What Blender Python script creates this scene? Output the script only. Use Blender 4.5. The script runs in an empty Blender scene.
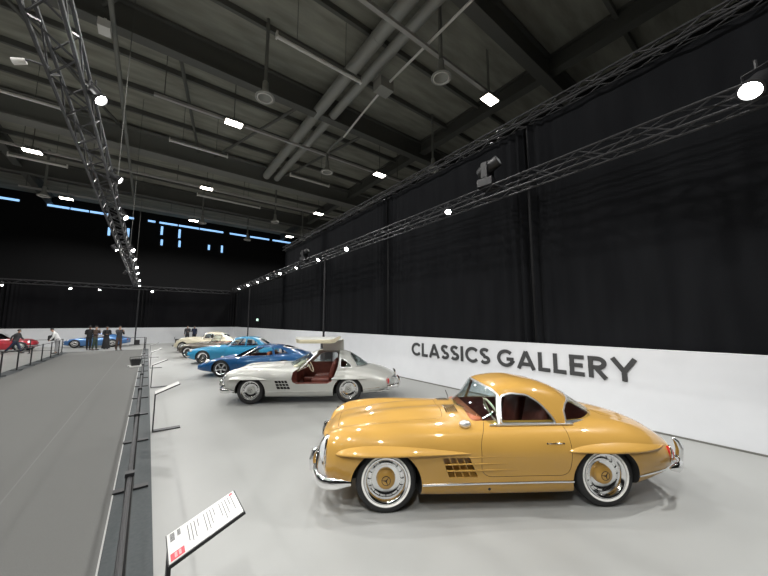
EXPO = -0.8
import bpy, bmesh, math, random
import numpy as np
from mathutils import Vector, Matrix
from mathutils.bvhtree import BVHTree
random.seed(7)
SC = bpy.context.scene
COL = SC.collection
PI = math.pi
R = math.radians

# ------------------------------------------------------------------ materials
def mat(name, col, rough=0.5, metal=0.0, coat=0.0, emit=None, estr=0.0, spec=0.5, crough=0.03):
    m = bpy.data.materials.new(name); m.use_nodes = True
    b = m.node_tree.nodes['Principled BSDF']
    b.inputs['Base Color'].default_value = (*col, 1)
    b.inputs['Roughness'].default_value = rough
    b.inputs['Metallic'].default_value = metal
    b.inputs['Specular IOR Level'].default_value = spec
    b.inputs['Coat Weight'].default_value = coat
    b.inputs['Coat Roughness'].default_value = crough
    if emit:
        b.inputs['Emission Color'].default_value = (*emit, 1)
        b.inputs['Emission Strength'].default_value = estr
    return m

def noise_mat(name, c1, c2, scale, rough=0.6, bump=0.0, detail=4, r2=None, bscale=None, coat=0.0, spec=0.5, stretch=None):
    m = mat(name, c1, rough, spec=spec, coat=coat)
    nt = m.node_tree; b = nt.nodes['Principled BSDF']
    tc = nt.nodes.new('ShaderNodeTexCoord'); src = tc.outputs['Object']
    if stretch:
        mp = nt.nodes.new('ShaderNodeMapping'); mp.inputs['Scale'].default_value = stretch
        nt.links.new(src, mp.inputs['Vector']); src = mp.outputs['Vector']
    n = nt.nodes.new('ShaderNodeTexNoise'); n.inputs['Scale'].default_value = scale; n.inputs['Detail'].default_value = detail
    nt.links.new(src, n.inputs['Vector'])
    rp = nt.nodes.new('ShaderNodeValToRGB')
    rp.color_ramp.elements[0].color = (*c1, 1); rp.color_ramp.elements[1].color = (*c2, 1)
    rp.color_ramp.elements[0].position = .35; rp.color_ramp.elements[1].position = .65
    nt.links.new(n.outputs['Fac'], rp.inputs['Fac']); nt.links.new(rp.outputs['Color'], b.inputs['Base Color'])
    if r2 is not None:
        mr = nt.nodes.new('ShaderNodeMapRange'); mr.inputs['From Min'].default_value = .35; mr.inputs['From Max'].default_value = .65
        mr.inputs['To Min'].default_value = rough; mr.inputs['To Max'].default_value = r2
        nt.links.new(n.outputs['Fac'], mr.inputs['Value']); nt.links.new(mr.outputs['Result'], b.inputs['Roughness'])
    if bump:
        n2 = nt.nodes.new('ShaderNodeTexNoise'); n2.inputs['Scale'].default_value = bscale or scale * 6; n2.inputs['Detail'].default_value = 3
        nt.links.new(src, n2.inputs['Vector'])
        bp = nt.nodes.new('ShaderNodeBump'); bp.inputs['Strength'].default_value = bump; bp.inputs['Distance'].default_value = .01
        nt.links.new(n2.outputs['Fac'], bp.inputs['Height']); nt.links.new(bp.outputs['Normal'], b.inputs['Normal'])
    return m

def glass_mat(name, tint=(.85, .9, .9), gloss=0.12):
    m = bpy.data.materials.new(name); m.use_nodes = True
    nt = m.node_tree; nt.nodes.clear()
    out = nt.nodes.new('ShaderNodeOutputMaterial'); mix = nt.nodes.new('ShaderNodeMixShader')
    t = nt.nodes.new('ShaderNodeBsdfTransparent'); t.inputs['Color'].default_value = (*tint, 1)
    g = nt.nodes.new('ShaderNodeBsdfGlossy'); g.inputs['Roughness'].default_value = .02
    fr = nt.nodes.new('ShaderNodeLayerWeight'); fr.inputs['Blend'].default_value = .5
    pw = nt.nodes.new('ShaderNodeMath'); pw.operation = 'POWER'; pw.inputs[1].default_value = 4.0
    ad = nt.nodes.new('ShaderNodeMath'); ad.operation = 'MULTIPLY_ADD'; ad.inputs[1].default_value = .75; ad.inputs[2].default_value = gloss*.5
    ad.use_clamp = True
    nt.links.new(fr.outputs['Facing'], pw.inputs[0]); nt.links.new(pw.outputs[0], ad.inputs[0]); nt.links.new(ad.outputs[0], mix.inputs['Fac'])
    nt.links.new(t.outputs[0], mix.inputs[1]); nt.links.new(g.outputs[0], mix.inputs[2]); nt.links.new(mix.outputs[0], out.inputs['Surface'])
    return m

# ------------------------------------------------------------------ mesh builder
class MB:
    def __init__(s): s.bm = bmesh.new()
    def face(s, pts, mi=0):
        f = s.bm.faces.new([s.bm.verts.new(p) for p in pts]); f.material_index = mi; return f
    def box(s, c, d, rz=0, M=None, mi=0):
        x, y, z = d[0]/2, d[1]/2, d[2]/2
        v = []
        rot = Matrix.Rotation(rz, 4, 'Z')
        for p in ((-x,-y,-z),(x,-y,-z),(x,y,-z),(-x,y,-z),(-x,-y,z),(x,-y,z),(x,y,z),(-x,y,z)):
            q = (rot @ Vector(p)) + Vector(c)
            if M: q = M @ q
            v.append(s.bm.verts.new(q))
        for f in ((3,2,1,0),(4,5,6,7),(0,1,5,4),(1,2,6,5),(2,3,7,6),(3,0,4,7)):
            s.bm.faces.new([v[i] for i in f]).material_index = mi
        return s
    def tube(s, pts, r, n=8, closed=False, mi=0, sq=1.0, up=None):
        """tube through pts; r number or list; sq squashes along second axis"""
        pts = [Vector(p) for p in pts]; m = len(pts)
        rs = r if isinstance(r, (list, tuple)) else [r]*m
        rings = []; prev = None
        for i, p in enumerate(pts):
            a = pts[(i-1) % m] if (closed or i > 0) else p
            b = pts[(i+1) % m] if (closed or i < m-1) else p
            t = (b-a)
            if t.length < 1e-9: t = Vector((0,0,1))
            t.normalize()
            if up is not None: u = Vector(up)
            elif prev is None: u = Vector((0,0,1)) if abs(t.z) < .9 else Vector((1,0,0))
            else: u = prev
            u = (u - t*u.dot(t))
            if u.length < 1e-6: u = t.orthogonal()
            u.normalize(); prev = u; w = t.cross(u)
            rings.append([s.bm.verts.new(p + u*(math.cos(2*PI*k/n)*rs[i]) + w*(math.sin(2*PI*k/n)*rs[i]*sq)) for k in range(n)])
        for i in range(m if closed else m-1):
            A = rings[i]; B = rings[(i+1) % m]
            for k in range(n):
                s.bm.faces.new((A[k], A[(k+1) % n], B[(k+1) % n], B[k])).material_index = mi
        if not closed:
            s.bm.faces.new(list(reversed(rings[0]))).material_index = mi
            s.bm.faces.new(rings[-1]).material_index = mi
        return s
    def lathe(s, prof, n=32, M=None, mi=0, close=False):
        """prof: (radius, h) around local Z"""
        rings = []
        for (r, h) in prof:
            ring = []
            if r < 1e-6:
                p = Vector((0,0,h)); ring = [s.bm.verts.new(M @ p if M else p)]
            else:
                for k in range(n):
                    a = 2*PI*k/n; p = Vector((r*math.cos(a), r*math.sin(a), h))
                    ring.append(s.bm.verts.new(M @ p if M else p))
            rings.append(ring)
        m = len(rings)
        for i in range(m if close else m-1):
            A, B = rings[i], rings[(i+1) % m]
            for k in range(n):
                if len(A) == 1 and len(B) == 1: continue
                if len(A) == 1: f = (A[0], B[(k+1) % n], B[k])
                elif len(B) == 1: f = (A[k], A[(k+1) % n], B[0])
                else: f = (A[k], A[(k+1) % n], B[(k+1) % n], B[k])
                s.bm.faces.new(f).material_index = mi
        return s
    def prism(s, poly, a, b, axis='y', mi=0):
        """poly of 2D points extruded along an axis from a to b"""
        def P(p, t):
            return {'y': (p[0], t, p[1]), 'z': (p[0], p[1], t), 'x': (t, p[0], p[1])}[axis]
        A = [s.bm.verts.new(P(p, a)) for p in poly]; B = [s.bm.verts.new(P(p, b)) for p in poly]
        n = len(poly)
        s.bm.faces.new(A).material_index = mi; s.bm.faces.new(list(reversed(B))).material_index = mi
        for i in range(n):
            s.bm.faces.new((A[i], B[i], B[(i+1) % n], A[(i+1) % n])).material_index = mi
        return s
    def ball(s, c, r, nu=12, nv=8, sc=(1,1,1), M=None, mi=0):
        prof = [(math.sin(PI*i/nv), -math.cos(PI*i/nv)) for i in range(nv+1)]
        prof[0] = (0, -1); prof[-1] = (0, 1)
        T = Matrix.Translation(Vector(c)) @ Matrix.Diagonal((r*sc[0], r*sc[1], r*sc[2], 1))
        return s.lathe(prof, nu, (M @ T) if M else T, mi)
    def mesh(s, name, fix=True):
        if fix: bmesh.ops.recalc_face_normals(s.bm, faces=s.bm.faces)
        me = bpy.data.meshes.new(name); s.bm.to_mesh(me); s.bm.free(); return me
    def build(s, name, m, parent=None, smooth=35, fix=True, bevel=0):
        if bevel:
            bmesh.ops.bevel(s.bm, geom=list(s.bm.edges), offset=bevel, segments=2, profile=.5, affect='EDGES', clamp_overlap=True)
        return link(name, s.mesh(name, fix), m, parent, smooth)

def link(name, me, m=None, parent=None, smooth=35):
    o = bpy.data.objects.new(name, me); COL.objects.link(o)
    if m is not None:
        for q in (m if isinstance(m, (list, tuple)) else [m]): me.materials.append(q)
    if smooth:
        me.shade_smooth(); me.set_sharp_from_angle(angle=R(smooth))
    if parent: o.parent = parent
    return o

def thing(name, label, cat, loc=(0,0,0), rz=0, group=None):
    o = bpy.data.objects.new(name, None); COL.objects.link(o)
    o.empty_display_size = .1
    o.location = loc; o.rotation_euler = (0,0,rz); o['label'] = label; o['category'] = cat
    if group: o['group'] = group
    return o
def tag(o, label, cat, group=None):
    o['label'] = label; o['category'] = cat
    if group: o['group'] = group
    return o
def struct(o): o['kind'] = 'structure'; return o
def dup(root, loc, rz, label, group=None):
    r = root.copy(); COL.objects.link(r); r.location = loc; r.rotation_euler = (0,0,rz); r['label'] = label
    if group: r['group'] = group
    def rec(a, b):
        for ch in list(a.children):
            c = ch.copy(); COL.objects.link(c); c.parent = b; rec(ch, c)
    rec(root, r)
    return r

# ------------------------------------------------------------------ booleans
def boolean(me, cutter, op, mats=None):
    """me, cutter: meshes (materials already in their slots). returns a new mesh"""
    a = bpy.data.objects.new('tmp_a', me); b = bpy.data.objects.new('tmp_b', cutter)
    COL.objects.link(a); COL.objects.link(b)
    md = a.modifiers.new('b', 'BOOLEAN'); md.operation = op; md.object = b; md.solver = 'EXACT'
    md.material_mode = 'TRANSFER'
    dg = bpy.context.evaluated_depsgraph_get(); dg.update()
    out = bpy.data.meshes.new_from_object(a.evaluated_get(dg), preserve_all_data_layers=True, depsgraph=dg)
    bpy.data.objects.remove(a); bpy.data.objects.remove(b)
    return out

def with_mats(me, mats):
    me.materials.clear()
    for m in mats: me.materials.append(m)
    return me

def bvh_of(me):
    bm = bmesh.new(); bm.from_mesh(me); bmesh.ops.triangulate(bm, faces=bm.faces)
    bm.normal_update()
    t = BVHTree.FromBMesh(bm)
    tris = [[v.index for v in f.verts] for f in bm.faces]
    co = [v.co.copy() for v in bm.verts]; no = [v.normal.copy() for v in bm.verts]
    bm.free()
    return t, tris, co, no

def smooth_from(me, ref, tol=.006, dot=.55):
    """custom normals taken from the uncut surface"""
    from mathutils.geometry import barycentric_transform
    t, tris, co, no = ref
    me.shade_smooth(); me.update()
    normals = []
    cache = {}
    for p in me.polygons:
        fn = p.normal
        for li in p.loop_indices:
            vi = me.loops[li].vertex_index
            if vi not in cache:
                c = me.vertices[vi].co
                loc, nn, idx, d = t.find_nearest(c)
                if loc is None or d > tol: cache[vi] = None
                else:
                    a, b, e = tris[idx]
                    v0, v1, v2 = co[a], co[b], co[e]
                    # barycentric
                    A = (v1-v0).cross(v2-v0); ar = A.length or 1e-12; A /= ar
                    w0 = max(0, (v1-loc).cross(v2-loc).dot(A)/ar); w1 = max(0, (v2-loc).cross(v0-loc).dot(A)/ar); w2 = max(0, 1-w0-w1)
                    q = no[a]*w0 + no[b]*w1 + no[e]*w2
                    cache[vi] = q.normalized() if q.length > 1e-6 else nn
            q = cache[vi]
            normals.append(q if (q is not None and q.dot(fn) > dot) else fn)
    me.normals_split_custom_set([tuple(n) for n in normals])

# ------------------------------------------------------------------ curves
def pchip(xs, ys, x):
    xs = np.asarray(xs, float); ys = np.asarray(ys, float)
    if xs[0] > xs[-1]: xs = xs[::-1]; ys = ys[::-1]
    h = np.diff(xs); d = np.diff(ys)/h; m = np.zeros(len(xs))
    for i in range(1, len(xs)-1):
        if d[i-1]*d[i] > 0:
            w1 = 2*h[i]+h[i-1]; w2 = h[i]+2*h[i-1]
            m[i] = (w1+w2)/(w1/d[i-1]+w2/d[i])
    m[0] = d[0]; m[-1] = d[-1]
    x = np.clip(np.atleast_1d(np.asarray(x, float)), xs[0], xs[-1])
    k = np.clip(np.searchsorted(xs, x)-1, 0, len(h)-1)
    t = (x-xs[k])/h[k]
    return ((1+2*t)*(1-t)**2)*ys[k] + t*(1-t)**2*h[k]*m[k] + t*t*(3-2*t)*ys[k+1] + t*t*(t-1)*h[k]*m[k+1]

def catmull(P, n):
    """n points along a centripetal spline through P"""
    P = [np.asarray(p, float) for p in P]
    d = [0]
    for i in range(len(P)-1): d.append(d[-1] + max(1e-4, np.linalg.norm(P[i+1]-P[i]))**.5)
    d = np.array(d); A = np.array(P); L = np.linspace(0, d[-1], n)
    # finite-difference tangents
    m = np.zeros_like(A)
    for i in range(len(P)):
        if i == 0: m[i] = (A[1]-A[0])/(d[1]-d[0])
        elif i == len(P)-1: m[i] = (A[-1]-A[-2])/(d[-1]-d[-2])
        else:
            a = (A[i]-A[i-1])/(d[i]-d[i-1]); b = (A[i+1]-A[i])/(d[i+1]-d[i]); w = (d[i]-d[i-1])/(d[i+1]-d[i-1])
            m[i] = a*(1-w)+b*w
    out = []
    for x in L:
        k = min(max(np.searchsorted(d, x)-1, 0), len(P)-2); h = d[k+1]-d[k]; t = (x-d[k])/h
        out.append(((1+2*t)*(1-t)**2)*A[k] + t*(1-t)**2*h*m[k] + t*t*(3-2*t)*A[k+1] + t*t*(t-1)*h*m[k+1])
    return out

def sstep(a, b, x):
    t = min(1, max(0, (x-a)/(b-a))); return t*t*(3-2*t)
# ------------------------------------------------------------------ cars
# car space: x forward, y to the car's left, z up, origin on the ground midway between the axles
def interp_station(st, x):
    xs = [s[0] for s in st]; K = len(st[0][1])
    return [(float(pchip(xs, [s[1][j][0] for s in st], x)[0]), float(pchip(xs, [s[1][j][1] for s in st], x)[0])) for j in range(K)]

def ctl(x, zc, zf, w, zm, zb, b=0.0, v=.02, yf=.70):
    return (x, [(0,zc), (.25*w,zc+b-.002), (.47*w,(zc+zf)/2-v), (yf*w,zf), (.91*w,zf-.42*(zf-zm)), (w,zm), (.985*w,zm*.55+zb*.45), (.92*w,zb), (.6*w,zb-.012), (0,zb-.014)])

def loft_body(st, nx, nv, sweep, caps=((.97,.018),(.88,.04),(.68,.058),(.35,.068))):
    xs = np.linspace(st[0][0], st[-1][0], nx)
    rings = []
    def halfring(P): return catmull(P, nv)
    def full(H, x, sc=1.0, dx=0.0):
        H = [np.array(h) for h in H]
        zc = sum(h[1] for h in H)/len(H)
        out = []
        for h in H + [np.array((-h[0], h[1])) for h in H[-2:0:-1]]:
            y, z = h
            X = x + sweep(x, abs(y)) + dx
            out.append((X, y*sc, zc + (z-zc)*sc))
        return out
    H0 = halfring(interp_station(st, xs[0])); H1 = halfring(interp_station(st, xs[-1]))
    for sc, dx in reversed(caps): rings.append(full(H0, xs[0], sc, dx))
    for x in xs: rings.append(full(halfring(interp_station(st, x)), x))
    for sc, dx in caps: rings.append(full(H1, xs[-1], sc, -dx))
    bm = bmesh.new(); V = [[bm.verts.new(p) for p in r] for r in rings]; n = len(V[0])
    for i in range(len(V)-1):
        for k in range(n): bm.faces.new((V[i][k], V[i][(k+1) % n], V[i+1][(k+1) % n], V[i+1][k]))
    for r in (V[0], V[-1]):
        c = sum((v.co for v in r), Vector())/n; cv = bm.verts.new(c)
        for k in range(n):
            bm.faces.new((r[k], r[(k+1) % n], cv))
    bmesh.ops.recalc_face_normals(bm, faces=bm.faces)
    for f in bm.faces: f.smooth = True
    me = bpy.data.meshes.new('body'); bm.to_mesh(me); bm.free(); return me

def sheet_grid(st, nx, nv, sweep):
    xs = np.linspace(st[0][0], st[-1][0], nx); G = []
    for x in xs:
        H = catmull(interp_station(st, x), nv)
        row = [(h[0], h[1]) for h in H[::-1]] + [(-h[0], h[1]) for h in H[1:]]
        G.append([Vector((x + sweep(x, abs(y)), y, z)) for y, z in row])
    return G

def thick_sheet(G, out, inn, name='sheet'):
    nx, nv = len(G), len(G[0]); N = [[None]*nv for _ in range(nx)]
    for i in range(nx):
        for k in range(nv):
            a = G[min(i+1, nx-1)][k] - G[max(i-1, 0)][k]; b = G[i][min(k+1, nv-1)] - G[i][max(k-1, 0)]
            n = a.cross(b)
            n = n.normalized() if n.length > 1e-9 else Vector((0,0,1))
            N[i][k] = n
    m = N[nx//2][nv//2]
    s = 1 if m.z > 0 else -1
    bm = bmesh.new()
    A = [[bm.verts.new(G[i][k] + N[i][k]*s*out) for k in range(nv)] for i in range(nx)]
    B = [[bm.verts.new(G[i][k] - N[i][k]*s*inn) for k in range(nv)] for i in range(nx)]
    for i in range(nx-1):
        for k in range(nv-1):
            bm.faces.new((A[i][k], A[i+1][k], A[i+1][k+1], A[i][k+1])); bm.faces.new((B[i][k], B[i][k+1], B[i+1][k+1], B[i+1][k])).material_index = 1
    for i in range(nx-1):
        bm.faces.new((A[i][0], B[i][0], B[i+1][0], A[i+1][0])); bm.faces.new((A[i][-1], A[i+1][-1], B[i+1][-1], B[i][-1]))
    for k in range(nv-1):
        bm.faces.new((A[0][k], A[0][k+1], B[0][k+1], B[0][k])); bm.faces.new((A[-1][k], B[-1][k], B[-1][k+1], A[-1][k+1]))
    bmesh.ops.recalc_face_normals(bm, faces=bm.faces)
    for f in bm.faces: f.smooth = True
    me = bpy.data.meshes.new(name); bm.to_mesh(me); bm.free(); return me

def inset(poly, d):
    n = len(poly); a = sum(poly[i][0]*poly[(i+1) % n][1]-poly[(i+1) % n][0]*poly[i][1] for i in range(n)); sg = 1 if a > 0 else -1
    L = []
    for i in range(n):
        p, q = Vector(poly[i]), Vector(poly[(i+1) % n]); t = (q-p).normalized(); nn = Vector((-t.y, t.x))*sg
        L.append((p+nn*d, t))
    out = []
    for i in range(n):
        (p, t), (q, u) = L[i-1], L[i]
        cr = t.x*u.y-t.y*u.x
        if abs(cr) < 1e-4: out.append(tuple(q))
        else:
            s = ((q-p).x*u.y-(q-p).y*u.x)/cr; out.append(tuple(p+t*s))
    return out

def round_poly(poly, r, n=5):
    out = []; m = len(poly)
    for i in range(m):
        a, p, b = Vector(poly[i-1]), Vector(poly[i]), Vector(poly[(i+1) % m])
        d1 = (a-p); d2 = (b-p); rr = min(r, d1.length*.45, d2.length*.45)
        s = p+d1.normalized()*rr; e = p+d2.normalized()*rr
        for k in range(n+1):
            t = k/n; out.append(tuple(s*(1-t)**2+p*2*t*(1-t)+e*t*t))
    return out

def prism_mesh(poly, a, b, axis='y', m=None):
    mb = MB(); mb.prism(poly, a, b, axis); me = mb.mesh('cut')
    if m: with_mats(me, [m])
    return me

def lin(a, b, n): return [a+(b-a)*i/(n-1) for i in range(n)]

# ---- wheels
def star_mark(mb, c, r, y, sgn, t=.004):
    """three-pointed mark inside a ring, in the plane of constant y"""
    for k in range(3):
        a = PI/2 + k*2*PI/3
        mb.tube([(c[0], y, c[1]), (c[0]+r*math.cos(a), y, c[1]+r*math.sin(a))], [r*.16, r*.04], 6)
    mb.tube([(c[0]+r*math.cos(q), y, c[1]+r*math.sin(q)) for q in lin(0, 2*PI*23/24, 24)], r*.08, 5, closed=True)

def wheel(parent, x, y, z, r, M, style='disc', cap=None, white=None, steer=0.0, mark=True, detail=True):
    """hub at (x, y, z) in car space; outward is the sign of y"""
    sg = 1 if y > 0 else -1
    n = 48 if detail else 28
    T = Matrix.Rotation(steer, 4, 'Z') @ Matrix.Rotation(-sg*PI/2, 4, 'X')   # local z -> outward
    w = r*.25
    tyre = MB()
    prof = [(r*.70,-w), (r*.86,-w*1.06), (r*.955,-w*.92), (r,-w*.66), (r*1.0,-w*.30), (r*.992,-w*.27), (r*1.0,-w*.24), (r*1.0,w*.24), (r*.992,w*.27), (r,w*.30), (r,w*.66), (r*.955,w*.92), (r*.86,w*1.06), (r*.70,w), (r*.68,w*.8), (r*.68,-w*.8)]
    tyre.lathe(prof, n, T, close=True)
    t = tyre.build('wheel', M['rubber'], parent, 40); t.location = (x, y, z)
    def sub(name, mb, m, sm=40):
        o = mb.build(name, m, t, sm); return o
    if white:
        q = MB(); q.lathe([(r*.735,w*1.02), (r*.74,w*1.05), (r*.80,w*1.085), (r*.805,w*1.05), (r*.77,w*.98)], n, T, close=True); o = sub('whitewall', q, white); o['label'] = 'white tyre band'
    rim = MB()
    if style == 'disc':
        rim.lathe([(0,w*.35), (r*.40,w*.42), (r*.46,w*.52), (r*.50,w*.30), (r*.56,w*.25), (r*.60,w*.55), (r*.64,w*.92), (r*.675,w*1.05), (r*.715,w*1.07), (r*.725,w*.98), (r*.69,w*.85), (r*.66,w*.2), (0,w*.1)], n, T)
        if detail:
            s = rim
            for k in range(16):
                a = 2*PI*k/16; c = Vector((r*.53*math.cos(a), r*.53*math.sin(a), w*.275))
                s.box((0,0,0), (r*.05, r*.028, w*.06), 0, T @ Matrix.Translation(c) @ Matrix.Rotation(a, 4, 'Z'), 1)
        sub('rim', rim, [M['chrome'], M['dark']])
    elif style == 'wire':
        rim.lathe([(r*.52,w*.6), (r*.60,w*.80), (r*.66,w*1.0), (r*.71,w*1.06), (r*.72,w*.95), (r*.66,w*.7), (r*.60,w*.2), (r*.52,w*.1)], n, T, close=True); sub('rim', rim, M['chrome'])
        s = MB()
        for k in range(20):
            a = 2*PI*k/20; b = a + (.35 if k % 2 else -.35)
            s.tube([T @ Vector((r*.16*math.cos(a), r*.16*math.sin(a), w*.75)), T @ Vector((r*.58*math.cos(b), r*.58*math.sin(b), w*.5))], r*.018, 4)
        sub('spokes', s, M['chrome'])
        d = MB(); d.lathe([(0,-w*.1), (r*.6,-w*.1), (r*.6,-w*.3), (0,-w*.3)], n, T); sub('brake_drum', d, M['dark'])
    else:   # alloy: five broad arms
        rim.lathe([(r*.55,w*.5), (r*.62,w*.85), (r*.70,w*1.05), (r*.72,w*.95), (r*.66,w*.5), (r*.62,w*.1), (r*.55,w*.0)], n, T, close=True)
        for k in range(5):
            a = 2*PI*k/5+.3
            rim.prism([(r*.08,-r*.10), (r*.60,-r*.13), (r*.60,r*.13), (r*.08,r*.10)], w*.35, w*.7, 'z') if False else rim.box((r*.34,0,w*.55), (r*.56,r*.2,w*.35), 0, T @ Matrix.Rotation(a, 4, 'Z'))
        sub('rim', rim, M['alloy'])
        d = MB(); d.lathe([(0,-w*.05), (r*.6,-w*.05), (r*.6,-w*.3), (0,-w*.3)], n, T); sub('brake_drum', d, M['dark'])
    h = MB()
    if cap:
        h.lathe([(0,w*1.02), (r*.10,w*1.01), (r*.20,w*.95), (r*.26,w*.85), (r*.295,w*.68), (r*.305,w*.50), (r*.30,w*.40), (0,w*.38)], n, T)
        o = sub('hubcap', h, cap)
        if mark:
            s = MB(); 
            for k in range(3):
                a = PI/2+k*2*PI/3+.4
                s.tube([T @ Vector((0,0,w*1.03)), T @ Vector((r*.13*math.cos(a), r*.13*math.sin(a), w*1.0))], [r*.022, r*.006], 6)
            s.tube([T @ Vector((r*.14*math.cos(q), r*.14*math.sin(q), w*.985)) for q in lin(0, 2*PI*23/24, 24)], r*.011, 5, closed=True)
            sub('star_mark', s, M['dark'])
    else:
        h.lathe([(0,w*1.0), (r*.08,w*.98), (r*.13,w*.9), (r*.16,w*.6), (r*.16,w*.3), (0,w*.3)], 20, T); sub('hubcap', h, M['chrome'])
    return t

class CarShape:
    """collects the meshes of one car and links them under its Empty"""
    def __init__(s, root, st, sweep, paint, M, nx=110, nv=34):
        s.root, s.M, s.paint = root, M, paint
        s.raw = loft_body(st, nx, nv, sweep); with_mats(s.raw, [paint, M['dark'], M['leather']])
        s.ref = bvh_of(s.raw); s.me = s.raw.copy()
    def side(s, x, z, sg=1):
        loc, n, i, d = s.ref[0].ray_cast(Vector((x, 2*sg, z)), Vector((0, -sg, 0)))
        return loc if loc is not None else Vector((x, .8*sg, z))
    def top(s, x, y):
        loc, n, i, d = s.ref[0].ray_cast(Vector((x, y, 3)), Vector((0, 0, -1)))
        return loc if loc is not None else Vector((x, y, .9))
    def cut(s, cutter, m='dark'):
        if m is not None: with_mats(cutter, [s.M[m] if isinstance(m, str) else m])
        s.me = boolean(s.me, cutter, 'DIFFERENCE')
    def arch(s, x, z, r, y0=.50):
        for sg in (1, -1):
            mb = MB(); T = Matrix.Translation((x, sg*y0, z)) @ Matrix.Rotation(-sg*PI/2, 4, 'X')
            mb.lathe([(0,0), (r*.97,0), (r,.03), (r,.9), (0,.9)], 56, T); s.cut(mb.mesh('c'))
    def panel(s, name, poly, a, b, axis='y', gap=.005, m=None, label=None):
        """lift a panel out of the body along a shut line"""
        base = s.me
        inner = with_mats(prism_mesh(inset(poly, gap), a, b, axis), [m or s.M['dark']])
        pm = boolean(base.copy(), inner, 'INTERSECT')
        s.me = boolean(base, with_mats(prism_mesh(poly, a, b, axis), [s.M['dark']]), 'DIFFERENCE')
        smooth_from(pm, s.ref); o = link(name, pm, None, s.root, 0)
        if label: o['label'] = label
        return o
    def finish(s, name='body'):
        smooth_from(s.me, s.ref); s.body = link(name, s.me, None, s.root, 0); return s.body
    def brow(s, x0, x1, zl, zu, p, name='wheel_brow'):
        """blade over a wheel arch; zl, zu, p are functions of t in 0..1 from front to back"""
        for sg in (1, -1):
            bm = bmesh.new(); rows = []
            for i in range(41):
                t = i/40; x = x0+(x1-x0)*t; a, b, q = zl(t), zu(t), p(t)
                lo = s.side(x, a, sg); up = s.side(x, b, sg); md = s.side(x, a*.45+b*.55, sg); Y = abs(lo.y)
                pts = [(x, abs(up.y)-.012, b), (x, abs(up.y)+.001, b-.004), (x, abs(md.y)+q*.50, a*.5+b*.5), (x, Y+q*.92, a*.8+b*.2), (x, Y+q, a+.006), (x, Y+q*.9, a-.004), (x, Y-.03, a-.002)]
                rows.append([bm.verts.new((u, sg*v, w)) for u, v, w in pts])
            for i in range(40):
                for k in range(6): bm.faces.new((rows[i][k], rows[i+1][k], rows[i+1][k+1], rows[i][k+1]))
            bmesh.ops.recalc_face_normals(bm, faces=bm.faces)
            me = bpy.data.meshes.new(name); bm.to_mesh(me); bm.free()
            link(name, me, s.paint, s.root, 50)

class Cabin:
    def __init__(s, root, st, sweep, M, nx=60, nv=26, out=.0, inn=.016, paint=None, lining='lining'):
        s.root, s.M = root, M
        s.G = sheet_grid(st, nx, nv, sweep)
        s.me = thick_sheet(s.G, out, inn); s.fr = thick_sheet(s.G, out+.007, inn+.006); s.ref = bvh_of(s.me)
        with_mats(s.me, [paint, M[lining]]); s.glass = s.me.copy()
    def window(s, name, poly, y0, y1, fw=.014, glass='glass', frame='satin', fname=None, pane=True):
        g = prism_mesh(inset(poly, fw), y0, y1); o = prism_mesh(poly, y0, y1)
        f = None
        if pane:
            pm = boolean(with_mats(s.glass.copy(), [s.M[glass]]*2), with_mats(g.copy(), [s.M[glass]]), 'INTERSECT')
            smooth_from(pm, s.ref, .03); p = link(name, pm, None, s.root, 0)
        fm = boolean(with_mats(s.fr.copy(), [s.M[frame]]*2), with_mats(o.copy(), [s.M[frame]]), 'INTERSECT')
        fm = boolean(fm, with_mats(g.copy(), [s.M[frame]]), 'DIFFERENCE')
        f = link(fname or name+'_frame', fm, None, p if pane else s.root, 40)
        s.me = boolean(s.me, with_mats(o, [s.M['satin']]), 'DIFFERENCE')
    def finish(s, paint, name='roof'):
        smooth_from(s.me, s.ref, .03); s.roof = link(name, s.me, None, s.root, 0); return s.roof

def mirror_y(poly): return poly

def steering_wheel(root, c, r, M, tilt=-62, rim='cream'):
    mb = MB(); T = Matrix.Translation(c) @ Matrix.Rotation(R(tilt), 4, 'Y')
    mb.tube([T @ Vector((r*math.cos(a), r*math.sin(a), 0)) for a in lin(0, 2*PI*31/32, 32)], .013, 8, closed=True)
    o = mb.build('steering_wheel', M[rim], root)
    mb = MB()
    for k in (0.3, 2.84, -PI/2): mb.tube([T @ Vector((0,0,-.02)), T @ Vector((r*math.cos(k), r*math.sin(k), 0))], .007, 6)
    mb.lathe([(0,.01), (.04,.0), (.045,-.03), (0,-.04)], 16, T)
    mb.tube([T @ Vector((0,0,-.03)), T @ Vector((0,0,-.28))], .018, 8)
    mb.build('wheel_spokes', M['chrome'], o)

def seat(root, x, y, z, M, zb=1.02, m='leather', w=.46, back=True):
    q = MB(); q.box((x+.02, y, z), (.5, w, .16)); o = q.build('seat', M[m], root, 60, bevel=.05)
    if not back: return o
    T = Matrix.Translation((x-.24, y, z+.05)) @ Matrix.Rotation(R(-14), 4, 'Y'); h = zb-z-.05
    q = MB(); q.box((0,0,h/2), (.13, w, h), 0, T); q.build('seat_back', M[m], o, 60, bevel=.05)

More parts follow.
